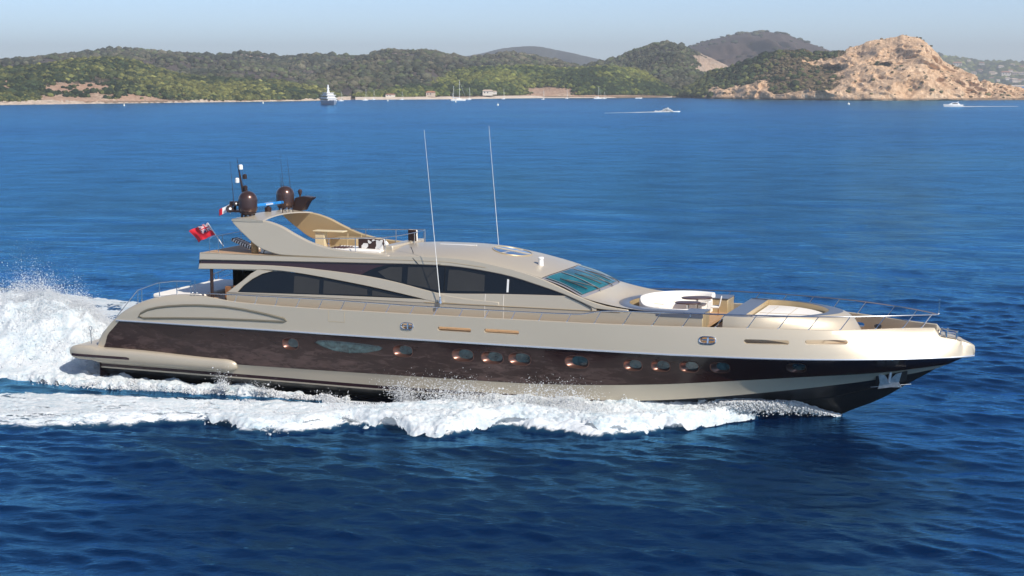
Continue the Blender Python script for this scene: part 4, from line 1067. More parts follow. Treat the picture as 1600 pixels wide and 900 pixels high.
for k in range(7): mb.box((-.05, -.32 + k*.10, .0855), (.05, -.26 + k*.10, .087))
o2 = mb.build("lettering", M['white'], o); 
# signal mast with lamps
mast = [(-31.35, -1.5, 8.9), (-31.42, -1.5, 9.9), (-31.6, -1.5, 10.9), (-31.72, -1.5, 11.55)]
mb = MB(); mb.tube(mast, [.075, .07, .05, .035], 8); mb.tube([mast[3], (-31.78, -1.5, 11.95)], .012, 5); ms_ = mb.build("signal_mast", M['darkmetal'], yacht)
for (p, c) in (((-31.56, -1.5, 11.45), 'white'), ((-31.72, -1.62, 10.75), 'white'), ((-31.35, -1.45, 10.95), 'darkmetal'), ((-31.3, -1.5, 10.35), 'darkmetal'), ((-31.28, -1.5, 10.15), 'darkmetal')):
    MB().lathe([(.05, -.14), (.11, -.12), (.11, .08), (.06, .13)], p, 12).build("mast_lamp", M[c], ms_)
for (u, v, z0, z1, lean) in ((-31.9, -1.7, 9.5, 11.75, -.18), (-31.55, -1.2, 9.3, 11.3, -.1), (-29.75, .1, 8.95, 11.95, -.3), (-29.55, .5, 8.95, 11.9, -.3), (-29.9, -.05, 8.95, 10.9, -.05)):
    mb = MB(); mb.tube([(u, v, z0), (u + lean, v, z1)], [.024 if lean > -.07 else .017, .010 if lean > -.07 else .006], 6); mb.build("whip_aerial", M['darkmetal'], yacht)
# horn platform aft of the near dome, searchlights
mb = MB(); mb.box((-31.9, -2.5, 9.12), (-30.6, -1.6, 9.22)); mb.box((-31.95, -2.1, 9.42), (-31.45, -1.8, 9.66)); mb.tube([(-31.7, -1.95, 9.2), (-31.7, -1.95, 9.5)], .08, 8); mb.build("horn_bracket", M['darkmetal'], yacht, True, .03)
for p, r in (((-31.78, -2.35, 9.28), .2), ((-31.45, -2.3, 9.56), .13)):
    sl = MB().lathe([(r*.5, -.22), (r, -.12), (r, .12), (r*.9, .14)], p, 18, axis=(.6, -.75, .1)).build("searchlight", M['darkmetal'], yacht)
    MB().lathe([(.01, .0), (r*.35, .01), (r*.35, .03)], (p[0] + .6*.145, p[1] - .75*.15, p[2] + .02), 12, axis=(.6, -.75, .1)).build("lens", M['white'], sl)
mb = MB(); mb.prism([(-30.5, 2.15, 8.85), (-29.85, 2.15, 8.9), (-29.55, 2.15, 9.40), (-29.30, 2.15, 9.56), (-29.28, 2.15, 9.64), (-29.8, 2.15, 9.70), (-30.3, 2.15, 9.60)], (0, .62, 0)); mb.build("horn_speaker", M['darkmetal'], yacht, True, .04)
MB().lathe([(.05, -.55), (.05, -.12), (.08, -.1), (.12, .05), (.1, .16), (.03, .2)], (-30.2, 2.6, 9.85), 12).build("small_camera", M['dome'], yacht)
for k in range(4): MB().lathe([(.035, 0), (.06, .06), (.06, .15), (.03, .19)], (-30.35 + .18*(k % 3), .65 + .22*k, 8.94), 10).build("antenna_puck", M['steel'], yacht)

# --- rails
def rail_b(u): return float(pchip([-33.5,-26,-12,-8,-6,-4,-2,0,2,3.6,4.5], [4.18,4.30,4.40,4.38,4.26,4.0,3.62,3.05,1.98,.85,.03])(u))
def rail_z(u): return float(pchip([-33.1,-30,-26,-20,-16,-11.9,-10.4,-8,-5,0,3,4.5], [4.97,5.0,5.0,4.92,4.91,4.93,5.16,5.21,5.24,5.22,5.19,5.15])(u))
ST = [-30.5,-29.3,-28.1,-26.88,-25.6,-24.35,-23.1,-21.81,-20.5,-19.23,-17.88,-16.53,-15.15,-13.75,-12.34,-10.97,-9.57,-8.17,-6.73,-5.2,-3.75,-2.35,-1.0,.35,1.85,3.0,3.8]
for s in (-1, 1):
    us = np.concatenate([np.linspace(-33.1, -12.5, 30), np.linspace(-12, 4.5, 50)])
    mb = MB(); mb.tube([(u, s*rail_b(u), rail_z(u)) for u in us], .032, 8); mb.build("side_rail", M['steel'], yacht)
    for u in ST:
        h = rail_z(u) - zE(u); lean = .68*min(h, .7)*(.55 + .45*float(sstep(-14, -8, u))) if u > -27 else .12
        ut = min(u + lean, 4.4); mb = MB()
        mb.tube([(u, s*(surfV(u, float(zE(u))) - .07), float(zE(u)) + .0), (ut, s*rail_b(ut), rail_z(ut))], .020, 7)
        mb.lathe([(.045, 0), (.04, .03), (.02, .035)], (u, s*(surfV(u, float(zE(u))) - .07), float(zE(u)) + .02), 8); mb.build("stanchion", M['steel'], yacht)
mb = MB(); mb.tube([(4.5, 0, 5.13), (4.52, 0, 5.78)], .030, 8); mb.tube([(4.52, 0, 5.78), (4.52, 0, 5.84)], .045, 8); mb.build("jack_staff", M['steel'], yacht)
# quarter rails at the stern
for s in (-1, 1):
    def qp(u, h=0): return (u, s*(surfV(u, float(zE(u)) ) - .28), float(zE(u)) + h)
    mb = MB(); mb.tube([qp(-37.9, .05), qp(-36.55, .72), qp(-35.3, .78), qp(-34.2, .74), qp(-33.3, .72)], .024, 8)
    mb.tube([qp(-36.55, .38), qp(-35.3, .40), qp(-34.2, .38)], .012, 6)
    qr = mb.build("quarter_rail", M['steel'], yacht)
    for u in (-36.55, -36.3, -35.2, -34.15, -33.3, -33.05): MB().tube([qp(u, -.03), qp(u, .76)], .026, 7).build("rail_post", M['steel'], qr)
# side rails round the aft deck door (far side)
for u in (-32.4, -32.1, -31.4):
    MB().tube([(u, 3.9, 4.75), (u, 3.9, 5.5)], .025, 7).build("gate_post", M['steel'], yacht)

# --- aft cockpit under the overhang
mb = MB(); mb.box((-33.9, -3.75, 4.40), (-31.6, 3.75, 4.52)); mb.build("cockpit_deck", M['deck'], yacht)
mb = MB(); mb.box((-36.0, -3.4, 4.45), (-33.3, 3.4, 4.72)); mb.build("aft_sunpad", M['cushion'], yacht, True, .10)
mb = MB(); mb.tube([(-32.5, -3.15, 4.4), (-32.5, -3.15, 6.2)], .09, 14); mb.build("overhang_post", M['darkmetal'], yacht)
mb = MB(); mb.tube([(-32.5, 3.15, 4.4), (-32.5, 3.15, 6.2)], .09, 14); mb.build("overhang_post", M['darkmetal'], yacht)
rows = [[(-31.2 - .9*math.sin(math.pi*k/12), v, z) for z in (4.5, 5.3, 6.16)] for k, v in [(k, -3.2 + 6.4*k/12) for k in range(13)]]
MB().grid(rows).build("aft_screen", M['glass'], yacht, True)
rows = [[(-33.35 + .6*(z-4.5)/1.66*(1 if z > 5 else .2), 3.2, z), (-31.2, 3.2, z)] for z in (4.75, 5.2, 5.7, 6.16)]
MB().grid(rows).build("wind_screen", M['glass'], yacht, True)
mb = MB(); mb.box((-33.2, .8, 4.5), (-31.8, 3.0, 4.95)); mb.box((-33.2, 2.5, 4.9), (-31.8, 3.0, 5.35)); mb.build("cockpit_sofa", M['rubber'], yacht, True, .06)
mb = MB(); mb.box((-31.75, -3.1, 4.5), (-31.3, -2.6, 5.25)); mb.build("cockpit_cabinet", M['teak'], yacht, True, .02)

# --- fly bridge
def fly_rail(pts, posts, z0=7.0):
    mb = MB(); mb.tube(pts, .022, 8); r = mb.build("fly_rail", M['steel'], yacht)
    for p, q in posts: MB().tube([p, q], .02, 7).build("rail_post", M['steel'], r)
fly_rail([(-26.7,-2.75,7.93),(-24.5,-2.75,8.0),(-23.4,-2.72,8.06),(-22.7,-2.55,8.1),(-22.3,-1.5,8.12),(-22.2,0,8.12),(-22.3,1.5,8.1),(-22.7,2.6,8.05),(-24.5,2.78,7.98),(-27.5,2.75,7.92)],
         [((u, v, z0), (u, v, z1)) for u, v, z0, z1 in ((-25.8,-2.75,7.4,7.95),(-24.3,-2.75,7.3,8.0),(-22.72,-2.55,7.2,8.1),(-22.2,0,7.45,8.1),(-22.3,1.5,7.4,8.1),(-22.7,2.6,7.2,8.05),(-24.5,2.78,7.2,7.97),(-26.3,2.76,7.3,7.94))])
fly_rail([(-33.0,3.0,7.75),(-33.05,0,7.75),(-33.0,-2.2,7.75),(-32.7,-2.95,7.72)], [((-33.0,3.0,7),(-33.0,3.0,7.75)),((-33.05,1.0,7),(-33.05,1.0,7.75)),((-33.05,-1.0,7),(-33.05,-1.0,7.75)),((-32.7,-2.95,7),(-32.7,-2.95,7.72)),((-32.2,-2.9,7),(-32.2,-2.9,7.7))])
mb = MB(); mb.tube([(-29.5,-2.95,7.05),(-29.45,-2.95,7.22),(-28.65,-2.95,7.22),(-28.45,-2.95,7.02)], .03, 8); mb.build("grab_rail", M['darkmetal'], yacht)
mb = MB(); mb.box((-27.3, -2.6, 7.0), (-23.2, 2.4, 7.22)); mb.build("fly_sofa", M['gold_in'], yacht, True, .06)
fs = MB(); fs.box((-26.0, -2.55, 7.2), (-23.0, -.9, 7.42)); fs.build("fly_sunpad", M['cushion'], yacht, True, .07)
mb = MB()
for k in range(5):
    u = -25.75 + .17*k; mb.tube([(u - .05, -2.45, 7.432), (u + .04, -1.95, 7.436), (u - .05, -1.4, 7.432)], .035, 5)
mb.tube([(-25.9, -1.95, 7.434), (-24.75, -1.95, 7.434)], .03, 5); mb.build("fishbone_print", M['table'], yacht)
mb = MB(); mb.lathe([(.30, 0), (.36, .2), (.36, .42), (.25, .55), (.08, .58)], (-23.35, -1.6, 7.25), 22); mb.build("compass_binnacle", M['cushion'], yacht)
mb = MB(); mb.box((-23.1, -2.1, 7.2), (-22.5, 2.1, 7.62)); mb.build("helm_console", M['gold'], yacht, True, .08)
mb = MB(); mb.box((-27.6, 1.0, 7.0), (-26.0, 2.4, 7.55)); mb.build("bar_counter", M['gold_in'], yacht, True, .03)
mb = MB(); mb.box((-28.3, .6, 7.0), (-27.75, 1.0, 7.95)); mb.box((-28.4, .5, 7.93), (-26.6, 1.1, 8.0)); mb.build("bar_cabinet", simple("cream_laminate", (.66, .56, .36), .5), yacht, True, .02)
for u in (-26.4, -25.6): MB().tube([(u, .6, 7.0), (u + .06, .6, 7.9)], .035, 8).build("bimini_pole", M['gold_in'], yacht)

for s in (-1, 1):
    for u in (-16.95, -15.98):
        MB().tube([side_pt(u, z, s, .006) for z in (5.56, 5.02)] + [(u, s*3.468, 4.98), (u, s*3.468, 4.0)], .010, 4).build("door_seam", M['cushion'], yacht)
# --- anchor pocket near the stem
for s in (-1, 1):
    def ap(u, z, off=0):
        t = max(0, (z - keel(u)))/(max(.1, 2.55 - keel(u))); v = 1.02 - .30*(u - 1.9)/1.2 - .28*(2.5 - z); return (u, s*(v + off), z)
    q = [ap(1.85, 2.50, .26), ap(3.25, 2.66, .05), ap(3.15, 2.0, .04), ap(2.6, 1.78, .10), ap(1.80, 1.72, .2)]; qi = [(p[0], p[1] - s*.25, p[2]) for p in q]
    mb = MB(); mb.add(q + qi, [(0,1,2,3,4), (9,8,7,6,5)] + [(i, (i+1) % 5, 5+(i+1) % 5, 5+i) for i in range(5)]); pk = mb.build("anchor_pocket", M['rubber'], yacht, False, .02)
    mb = MB()
    def aq(u, z, o=.30): p = ap(u, z, .0); return (p[0], p[1] + s*o, p[2])
    fl = [aq(1.95, 2.38), aq(2.25, 2.30), aq(2.42, 2.02, .36), aq(2.72, 2.36, .22), aq(2.98, 2.44, .16), aq(2.86, 1.95, .26), aq(2.98, 1.70, .26), aq(2.5, 1.72, .34), aq(1.92, 1.62, .34), aq(2.02, 1.95, .36)]
    mb.add(fl + [(p[0], p[1] - s*.1, p[2]) for p in fl], [tuple(range(10)), tuple(range(10, 20))[::-1]] + [(i, (i+1) % 10, 10+(i+1) % 10, 10+i) for i in range(10)])
    mb.tube([aq(2.44, 1.95, .36), aq(2.5, 2.45, .22)], .07, 8); mb.tube([aq(1.6, 1.70, .30), aq(3.4, 1.86, .12)], .018, 6)
    mb.build("anchor", simple("anchor_steel", (.52, .53, .55), .38, .85, noise=.2, nscale=6), yacht, True, .015)

# --- foredeck gear
mb = MB(); mb.lathe([(.20, 0), (.20, .08), (.12, .12), (.10, .22), (.15, .28), (.15, .34), (.05, .36)], (2.1, -.35, 3.82), 18); mb.lathe([(.20, 0), (.20, .08), (.12, .12), (.10, .22), (.15, .28), (.15, .34), (.05, .36)], (2.1, .35, 3.82), 18)
mb.box((1.8, -.6, 3.80), (2.5, .6, 3.9)); mb.build("windlass", M['steel'], yacht, True, .01)
mb = MB(); mb.lathe([(.09, 0), (.09, .5), (.17, .56), (.17, .66), (.08, .7)], (1.7, .1, 3.82), 14); mb.build("capstan", M['rubber'], yacht)
for s in (-1, 1):
    mb = MB()
    for du in (0, .45): mb.tube([(2.7 + du, s*.35, 3.8), (2.7 + du, s*.35, 4.18)], .055, 10); mb.lathe([(.08, 0), (.08, .05)], (2.7 + du, s*.35, 4.16), 10)
    mb.tube([(2.55, s*.35, 4.05), (3.3, s*.35, 4.05)], .035, 8); mb.build("mooring_bitt", M['steel'], yacht)
    mb = MB()
    for u in (4.62, 4.9): mb.tube([(u, s*.48, 4.12), (u, s*.48, 4.45)], .055, 10)
    mb.tube([(4.6, s*.48, 4.42), (5.35, s*.3, 4.34)], .03, 8); mb.tube([(5.35, s*.3, 4.0), (5.35, s*.3, 4.36)], .05, 10); mb.build("bow_fairlead", M['steel'], yacht)
mb = MB(); mb.box((.6, 1.2, 3.81), (1.1, 2.2, 3.90)); mb.build("deck_hatch", M['port'], yacht, True, .02)

# ------------------------------------------------------------------ loose things on board
def on_yacht(o, u, v, z, rz=0.0):
    x, y = from_uv(u, v); o.location = (x, y, YO.z + z); o.rotation_euler = (0, 0, YAW + rz)
def empty(name, label, cat, group=None):
    o = bpy.data.objects.new(name, None); link(o); return tag(o, label, cat, group)
def table(u, v, a, b_, label, rz):
    t = empty("table", label, "table", "lounge tables"); on_yacht(t, u, v, 4.42, rz)
    el = [(a*math.copysign(abs(math.cos(x))**.8, math.cos(x)), b_*math.copysign(abs(math.sin(x))**.8, math.sin(x))) for x in np.linspace(0, 2*math.pi, 33)[:-1]]
    mb = MB(); mb.prism([(x, y, .78) for x, y in el], (0, 0, .06)); mb.build("tabletop", M['table'], t, True, .015)
    mb = MB(); mb.lathe([(.28, 0), (.26, .04), (.07, .08), (.06, .70), (.2, .78)], (0, 0, 0), 16); mb.build("pedestal", M['steel'], t)
table(-7.35, 1.15, .78, .50, "dark oval wooden table farther inside the white foredeck sofa", .5)
table(-7.35, -.75, .62, .45, "smaller dark wooden table nearer the rail in the foredeck sofa", .2)
def chair(u, v, rz, label):
    t = empty("chair", label, "chair", "white foredeck chairs"); on_yacht(t, u, v, 4.42, rz)
    mb = MB(); mb.box((-.26, -.26, .38), (.26, .26, .48)); mb.build("seat", M['cushion'], t, True, .03)
    mb = MB(); mb.add([(.24,-.26,.45),(.34,-.26,.95),(.40,-.26,.95),(.30,-.26,.45),(.24,.26,.45),(.34,.26,.95),(.40,.26,.95),(.30,.26,.45)], [(0,1,2,3),(7,6,5,4),(0,4,5,1),(1,5,6,2),(2,6,7,3),(3,7,4,0)]); mb.build("backrest", M['cushion'], t, True, .02)
    for x, y in ((-.22,-.22),(.22,-.22),(.22,.22),(-.22,.22)): MB().tube([(x, y, 0), (x, y, .38)], .022, 6).build("leg", M['teak'], t)
chair(-6.45, 1.0, .2, "white chair in front of the farther dark table on the foredeck")
chair(-6.6, -.75, -.1, "white chair in front of the nearer dark table on the foredeck")
def cushion(name, u, v, z, sx, sy, sz, mat, label, cat, rz=0, tilt=0, group=None):
    mb = MB(); mb.box((-sx, -sy, -sz), (sx, sy, sz)); o = mb.build(name, mat, None, True, min(sx, sy, sz)*.7, seg=3); on_yacht(o, u, v, z, rz); o.rotation_euler.y = tilt; return tag(o, label, cat, group)
cushion("cushion", -23.75, -1.95, 7.66, .10, .78, .28, M['zebra'], "long zebra-striped headrest on the white flybridge sunpad", "cushion", rz=1.45)
cushion("cushion", -22.55, .6, 7.92, .08, .34, .30, M['zebra'], "square zebra-striped cushion standing by the flybridge console", "cushion", rz=1.1)
cushion("lounger_pad", -31.3, -1.6, 7.36, .75, .33, .09, M['zebra'], "zebra-striped lounger pad on the aft flybridge deck", "lounger", tilt=.35)
cushion("lounger_pad", -30.6, .2, 7.36, .75, .33, .09, M['zebra'], "far zebra-striped lounger pad on the aft flybridge deck", "lounger", tilt=.35)
mb = MB(); mb.lathe([(.17, 0), (.2, .1), (.2, .62), (.17, .66), (.02, .66)], (0, 0, 0), 18); o = mb.build("towel_basket", simple("wicker", (.42, .24, .10), .8, noise=.3, nscale=14), None); on_yacht(o, -30.25, -2.5, 7.01); tag(o, "tan round basket beside the zebra lounger on the flybridge", "basket")
mb = MB(); mb.box((-.30, -.25, 0), (.30, .25, .38)); o = mb.build("cool_box", M['white'], None, True, .05); on_yacht(o, -29.6, -2.3, 7.01); tag(o, "white box behind the arch fin on the flybridge", "box")
# ensign
flag = empty("ensign", "red ensign with union canton flying from the flybridge stern staff", "flag"); on_yacht(flag, -33.6, 0, 7.02)
p0, p1 = Vector((.0, 0, 0)), Vector((-.95, 0, 1.25))
MB().tube([p0, p1], [.03, .02], 8).build("flag_staff", M['white'], flag)
M['red'] = simple("red_cloth", (.62, .012, .03), .8); M['navy'] = simple("navy_cloth", (.012, .018, .10), .8); M['cloth_w'] = simple("white_cloth", (.8, .8, .8), .8)
nx_f, ny_f = 64, 32; L, Wd = 1.25, .80
def jack(x, y):   # x,y in 0..1 on the canton -> 0 red 1 navy 2 white
    X_, Y_ = (x - .5)*2, (y - .5)
    if abs(Y_) < .075 or abs(X_) < .12: return 0
    if abs(Y_) < .13 or abs(X_) < .22: return 2
    d1 = abs(Y_ - X_*.5)/1.118; d2 = abs(Y_ + X_*.5)/1.118; d = min(d1, d2)
    if d < .035: return 0
    if d < .10: return 2
    return 1
V = []; Fc = []; mi = []
hd = (p1 - p0).normalized()
for j in range(ny_f + 1):
    for i in range(nx_f + 1):
        x, y = i/nx_f, j/ny_f
        b_ = p1 - hd*.02 - hd*Wd*(1 - y)
        drop = Vector((-.93, 0, -.22))*(x*L) + Vector((0, 0, -.22*x*x))
        w = .10*x*math.sin(7.5*x + 2.2*y) + .05*x*math.sin(15*x - 3*y)
        V.append(b_ + drop + Vector((.05*w, w, .04*math.sin(9*x)*x)))
for j in range(ny_f):
    for i in range(nx_f):
        a = j*(nx_f+1) + i; Fc.append((a, a+1, a+nx_f+2, a+nx_f+1)); x, y = (i+.5)/nx_f, (j+.5)/ny_f
        mi.append(jack(x/.52, (y - .42)/.58) if (x < .52 and y > .42) else 0)
me_o = obj("flag_cloth", V, Fc, None, flag, True, angle=80, mats=[M['red'], M['navy'], M['cloth_w']], mi=mi)
# small courtesy flag by the dome
cf = empty("pennant", "small red and white pennant hanging behind the near satellite dome", "flag"); on_yacht(cf, -32.1, -1.75, 8.95)
MB().tube([(0, 0, 0), (-.05, 0, .55)], .012, 6).build("flag_staff", M['steel'], cf)
V = []; Fc = []; mi = []
for j in range(5):
    for i in range(13):
        x, y = i/12, j/4; V.append((-.05 - .62*x, .07*math.sin(6*x)*x, .52 - .34*(1-y) - .30*x))
for j in range(4):
    for i in range(12): a = j*13+i; Fc.append((a, a+1, a+14, a+13)); mi.append(1 if 3 < i < 8 else (0 if i >= 8 else 1))
obj("flag_cloth", V, Fc, None, cf, True, angle=80, mats=[M['red'], M['cloth_w']], mi=mi)
# ------------------------------------------------------------------ spray and broken water round the hull
m_spray, nt, b = mat_new("white_spray"); N = NT(nt)
df = N.n("ShaderNodeBsdfDiffuse"); df.inputs[0].default_value = (.90, .91, .92, 1)
tl = N.n("ShaderNodeBsdfTranslucent"); tl.inputs[0].default_value = (.90, .92, .94, 1)
mx = N.n("ShaderNodeMixShader"); mx.inputs[0].default_value = .55
N.l(df.outputs[0], mx.inputs[1]); N.l(tl.outputs[0], mx.inputs[2]); N.l(mx.outputs[0], nt.nodes["Material Output"].inputs[0])
OCT_V = np.array([(1,0,0),(-1,0,0),(0,1,0),(0,-1,0),(0,0,1),(0,0,-1)], float)
OCT_F = np.array([(0,2,4),(2,1,4),(1,3,4),(3,0,4),(2,0,5),(1,2,5),(3,1,5),(0,3,5)])
def droplets(name, Pw, R, label, seed):
    r = np.random.default_rng(seed); n = len(Pw)
    q = r.normal(size=(n, 4)); q /= np.linalg.norm(q, axis=1)[:, None]; w, x, y, z = q.T
    Rm = np.stack([np.stack([1-2*(y*y+z*z), 2*(x*y-z*w), 2*(x*z+y*w)], -1), np.stack([2*(x*y+z*w), 1-2*(x*x+z*z), 2*(y*z-x*w)], -1), np.stack([2*(x*z-y*w), 2*(y*z+x*w), 1-2*(x*x+y*y)], -1)], 1)
    st = OCT_V[None]*R[:, None, None]*r.uniform(.6, 1.5, (n, 1, 3))
    V = np.einsum('nij,nkj->nki', Rm, st) + Pw[:, None, :]
    F = OCT_F[None] + (np.arange(n)*6)[:, None, None]
    o = big_mesh(name, V.reshape(-1, 3), F.reshape(-1, 3), m_spray, smooth=False); return tag(o, label, "spray", kind="stuff")
r = np.random.default_rng(21)
def to_world(u, v, z): x, y = from_uv(u, v); return np.stack([x, y, z], 1)
act = pchip([-60,-40,-30,-24,-20,-17,-14,-10,-6,-3,-1.2,0], [.06,.12,.16,.25,.55,.9,1.0,1.05,.95,.6,.25,.0])
# bow wave: broken crest lifting off the hull on both sides
def bow_spray(n, side, seed):
    r = np.random.default_rng(seed)
    u = np.where(r.uniform(0, 1, n) < .72, r.uniform(-24, -1.0, n), r.uniform(-48, -20, n)); s = r.beta(1.1, 1.6, n)
    i = np.maximum(bow_in(u), 0); o = bow_out(u); 
    hullv = np.interp(u, [-45,-20,-12,-6,-2,0], [4.15,4.2,3.8,3.0,1.9,1.2])
    i = np.where(u > -16, np.minimum(i, hullv - .2), i)
    v = i + (o - i)*s
    lump = fbm(np.stack([u*.75, v*.55, 0*u], 1), 4, .62, seed=seed)
    fine = fbm(np.stack([u*2.6, v*2.2, 0*u+4], 1), 3, .6, seed=seed+1)
    env = act(u)*(.10 + .48*np.exp(-((s - .12)/.30)**2) + .38*np.exp(-((s - .72)/.22)**2))*np.clip(.75 + 1.1*lump + .5*fine, .05, 2.2)
    z = wake_fields(u, v)[1] + env*r.uniform(0, 1, n)**1.6
    keep = (r.uniform(0, 1, n) < np.clip(.40 + 1.4*lump, .04, 1)) & ((u > -30) | (s > .55))
    R = np.exp(r.normal(math.log(.024), .42, n))*(1 - .35*np.clip(z, 0, 1))
    return to_world(u, side*v, z)[keep], np.clip(R, .008, .06)[keep]
Pa, Ra = bow_spray(90000, -1, 31); Pb, Rb = bow_spray(15000, 1, 32)
def foam_sheet(name, U, V, Zs, label, cut=None):
    ny, nx = U.shape; x, y = from_uv(U.ravel(), V.ravel()); i = np.arange(nx*ny).reshape(ny, nx)
    F = np.stack([i[:-1, :-1], i[:-1, 1:], i[1:, 1:], i[1:, :-1]], -1).reshape(-1, 4)
    if cut is not None: F = F[cut[F].mean(1) > 0]
    return tag(big_mesh(name, np.stack([x, y, Zs.ravel()], 1), F, m_foam), label, "foam", kind="stuff")
m_foam, nt, b = mat_new("wet_foam"); N = NT(nt); P = N.n("ShaderNodeNewGeometry").outputs["Position"]
nf = N.noise(P, 6.5, 8, .75, .4); nf2 = N.noise(N.mapping(P, (.7, 1.6, 1), (0, 0, -.35)), 1.0, 5, .65, .8)
df = N.n("ShaderNodeBsdfDiffuse"); N.l(N.ramp(N.math('ADD', N.math('MULTIPLY', nf, .5), N.math('MULTIPLY', nf2, .5)), [(.37, (.42, .55, .62)), (.46, (.68, .76, .80)), (.57, (.86, .88, .89))]), df.inputs[0])
N.l(N.bump(nf, .55, .08), df.inputs["Normal"])
tl = N.n("ShaderNodeBsdfTranslucent"); tl.inputs[0].default_value = (.9, .93, .95, 1); mx = N.n("ShaderNodeMixShader"); mx.inputs[0].default_value = .30
N.l(df.outputs[0], mx.inputs[1]); N.l(tl.outputs[0], mx.inputs[2]); N.l(mx.outputs[0], nt.nodes["Material Output"].inputs[0])
def foam_band(side, du, ns, seed, label):
    us = np.arange(-62, .05, du); ss = np.linspace(-.10, 1.12, ns); U, S = np.meshgrid(us, ss); u = U.ravel(); s_ = S.ravel()
    hullv = np.interp(u, [-45,-20,-12,-6,-2,0], [4.15,4.15,3.7,2.9,1.7,.9])
    i = bow_in(u); i = np.where(u > -16.5, np.minimum(i, hullv), i); o = bow_out(u)
    rag = fbm(np.stack([u*.45, 0*u, 0*u], 1), 4, .6, seed=seed); v = i + (o + rag*.9 - i)*s_
    q = np.stack([u*.5, v*.8, 0*u], 1); big = fbm(q, 4, .58, seed=seed+1); mid_ = fbm(np.stack([u*1.1 + v*.9, v*2.9 - u*.35, 0*u], 1), 4, .64, seed=seed+2); fin = fbm(np.stack([u*5.0, v*7.0, 0*u], 1), 3, .7, seed=seed+3)
    edge = np.minimum(sstep(-.02, .16, s_), 1 - sstep(.90, 1.0, s_))
    aft = sstep(-16, -32, u)
    body = act(u)*(.12 + .62*np.exp(-((s_ - .10)/.26)**2)*(1 - .8*aft) + .34*np.exp(-((s_ - .80)/.16)**2))
    h = .48*body*np.clip(.8 + .9*big, .15, 2) + .09*mid_*(.3 + act(u)) + .085*fin*(.4 + act(u)) + .02 + .55*np.exp(-((s_ - .02)/.20)**2)*sstep(-.4, -3.5, u)*sstep(-19, -11, u)*(.8 + .5*big)
    cover = edge*1.25 + big*(.50 + .25*aft) + mid_*(.42 + .35*aft) + fin*(.26 + .24*aft) - .46 - .47*aft - .14*sstep(-30, -55, u)
    bow = sstep(-.2, -5.5, u); cover = cover - (1 - bow)*.75*sstep(.02, .3, s_)
    base = wake_fields(u, v)[1]
    z = base + .02 + h*np.clip(cover*2.2, 0, 1)
    return foam_sheet("foam", U, (side*v).reshape(U.shape), z.reshape(U.shape), label, cover)
foam_band(-1, .055, 170, 61, "band of white broken foam along the yacht's near side")
def stem_sheet(side, seed, label):
    us = np.arange(-6.2, .12, .035); ts = np.linspace(0, 1, 34); U, T = np.meshgrid(us, ts); u = U.ravel(); t = T.ravel()
    hh = np.interp(u, [-6.2,-5.2,-4.5,-3.2,-2.0,-1.4,-.7,.1], [.95,.98,1.0,.98,.86,.64,.36,.03]); vh = np.interp(u, [-6.2,-5,-3.5,-2.5,-1,.1], [3.05,2.75,2.1,1.65,.72,.05])
    q = fbm(np.stack([u*1.6, t*1.5, 0*u], 1), 4, .65, seed=seed); f = fbm(np.stack([u*6, t*5, 0*u], 1), 3, .65, seed=seed+1)
    depth = np.interp(u, [-6.2,-4.5,-3,-1.5,.1], [.80,.46,.24,.13,.05])*(1 + .9*q)
    v = vh + .03 + t*(.55 + .35*sstep(-2, -5, u)) + .05*f; z = hh - depth*t - .10*t*t + .07*f + .08*q
    cut = .26 + q*1.2 + f*.8 - .95*t**1.1 + .15*sstep(-1.2, 0, u)
    return foam_sheet("foam", U, (side*v).reshape(U.shape), z.reshape(U.shape), label, cut)
stem_sheet(-1, 91, "thin white sheet of water climbing the near side of the yacht's bow")
stem_sheet(1, 93, "thin white sheet of water climbing the far side of the yacht's bow")
foam_band(1, .2, 60, 65, "band of white foam along the yacht's far side")
# a thin sheet climbing the stem
n = 16000; u = r.uniform(-5.2, .1, n); hh = np.interp(u, [-5.2,-4.5,-3.2,-2.0,-1.4,-.7,.1], [.90,.95,.94,.84,.62,.34,.02])
vv = np.interp(u, [-4.6,-2.5,-1,.1], [2.9,1.9,.9,.06]) + np.abs(r.normal(0, .14, n)); zz = hh*(1 - .8*np.abs(r.normal(0, .30, n)).clip(0, 1)) + .02
Pc = to_world(u, np.where(r.uniform(0, 1, n) < .75, -1, 1)*vv, zz); Rc = np.exp(r.normal(math.log(.026), .4, n)).clip(.008, .06)
# bursts thrown up along the side
bp = []; br_ = []
for (uc, vc, hmax, wd, k) in ((-20.4, -5.2, 1.15, .55, 2600), (-17.9, -5.6, 1.35, .9, 4200), (-16.9, -5.2, 1.25, .6, 2600), (-15.2, -5.0, 1.0, .7, 2200), (-13.6, -5.0, 1.35, .5, 1500), (-12.2, -5.2, 1.45, .8, 4000), (-11.2, -5.0, 1.2, .45, 1500), (-24.0, -6.2, .55, .5, 500), (-19.0, -5.4, .7, .5, 700), (-30.8, -4.9, .9, .22, 600), (-28.9, -4.6, .4, .6, 500)):
    a = r.uniform(0, 1, k)**1.9; spread = .35 + .9*a
    bp.append(np.stack([uc + r.normal(0, wd, k)*spread - .3*a, vc + r.normal(0, .35, k)*spread, .1 + hmax*a*np.exp(r.normal(0, .18, k))], 1)); br_.append(np.exp(r.normal(math.log(.019), .45, k))*(1.2 - .6*a))
bp = np.concatenate(bp); Pd = to_world(bp[:, 0], bp[:, 1], bp[:, 2]); Rd = np.concatenate(br_).clip(.008, .08)
droplets("spray", np.concatenate([Pa, Pb, Pc, Pd]), np.concatenate([Ra, Rb, Rc, Rd]), "white broken spray thrown off the bow and along the yacht's side", 41)
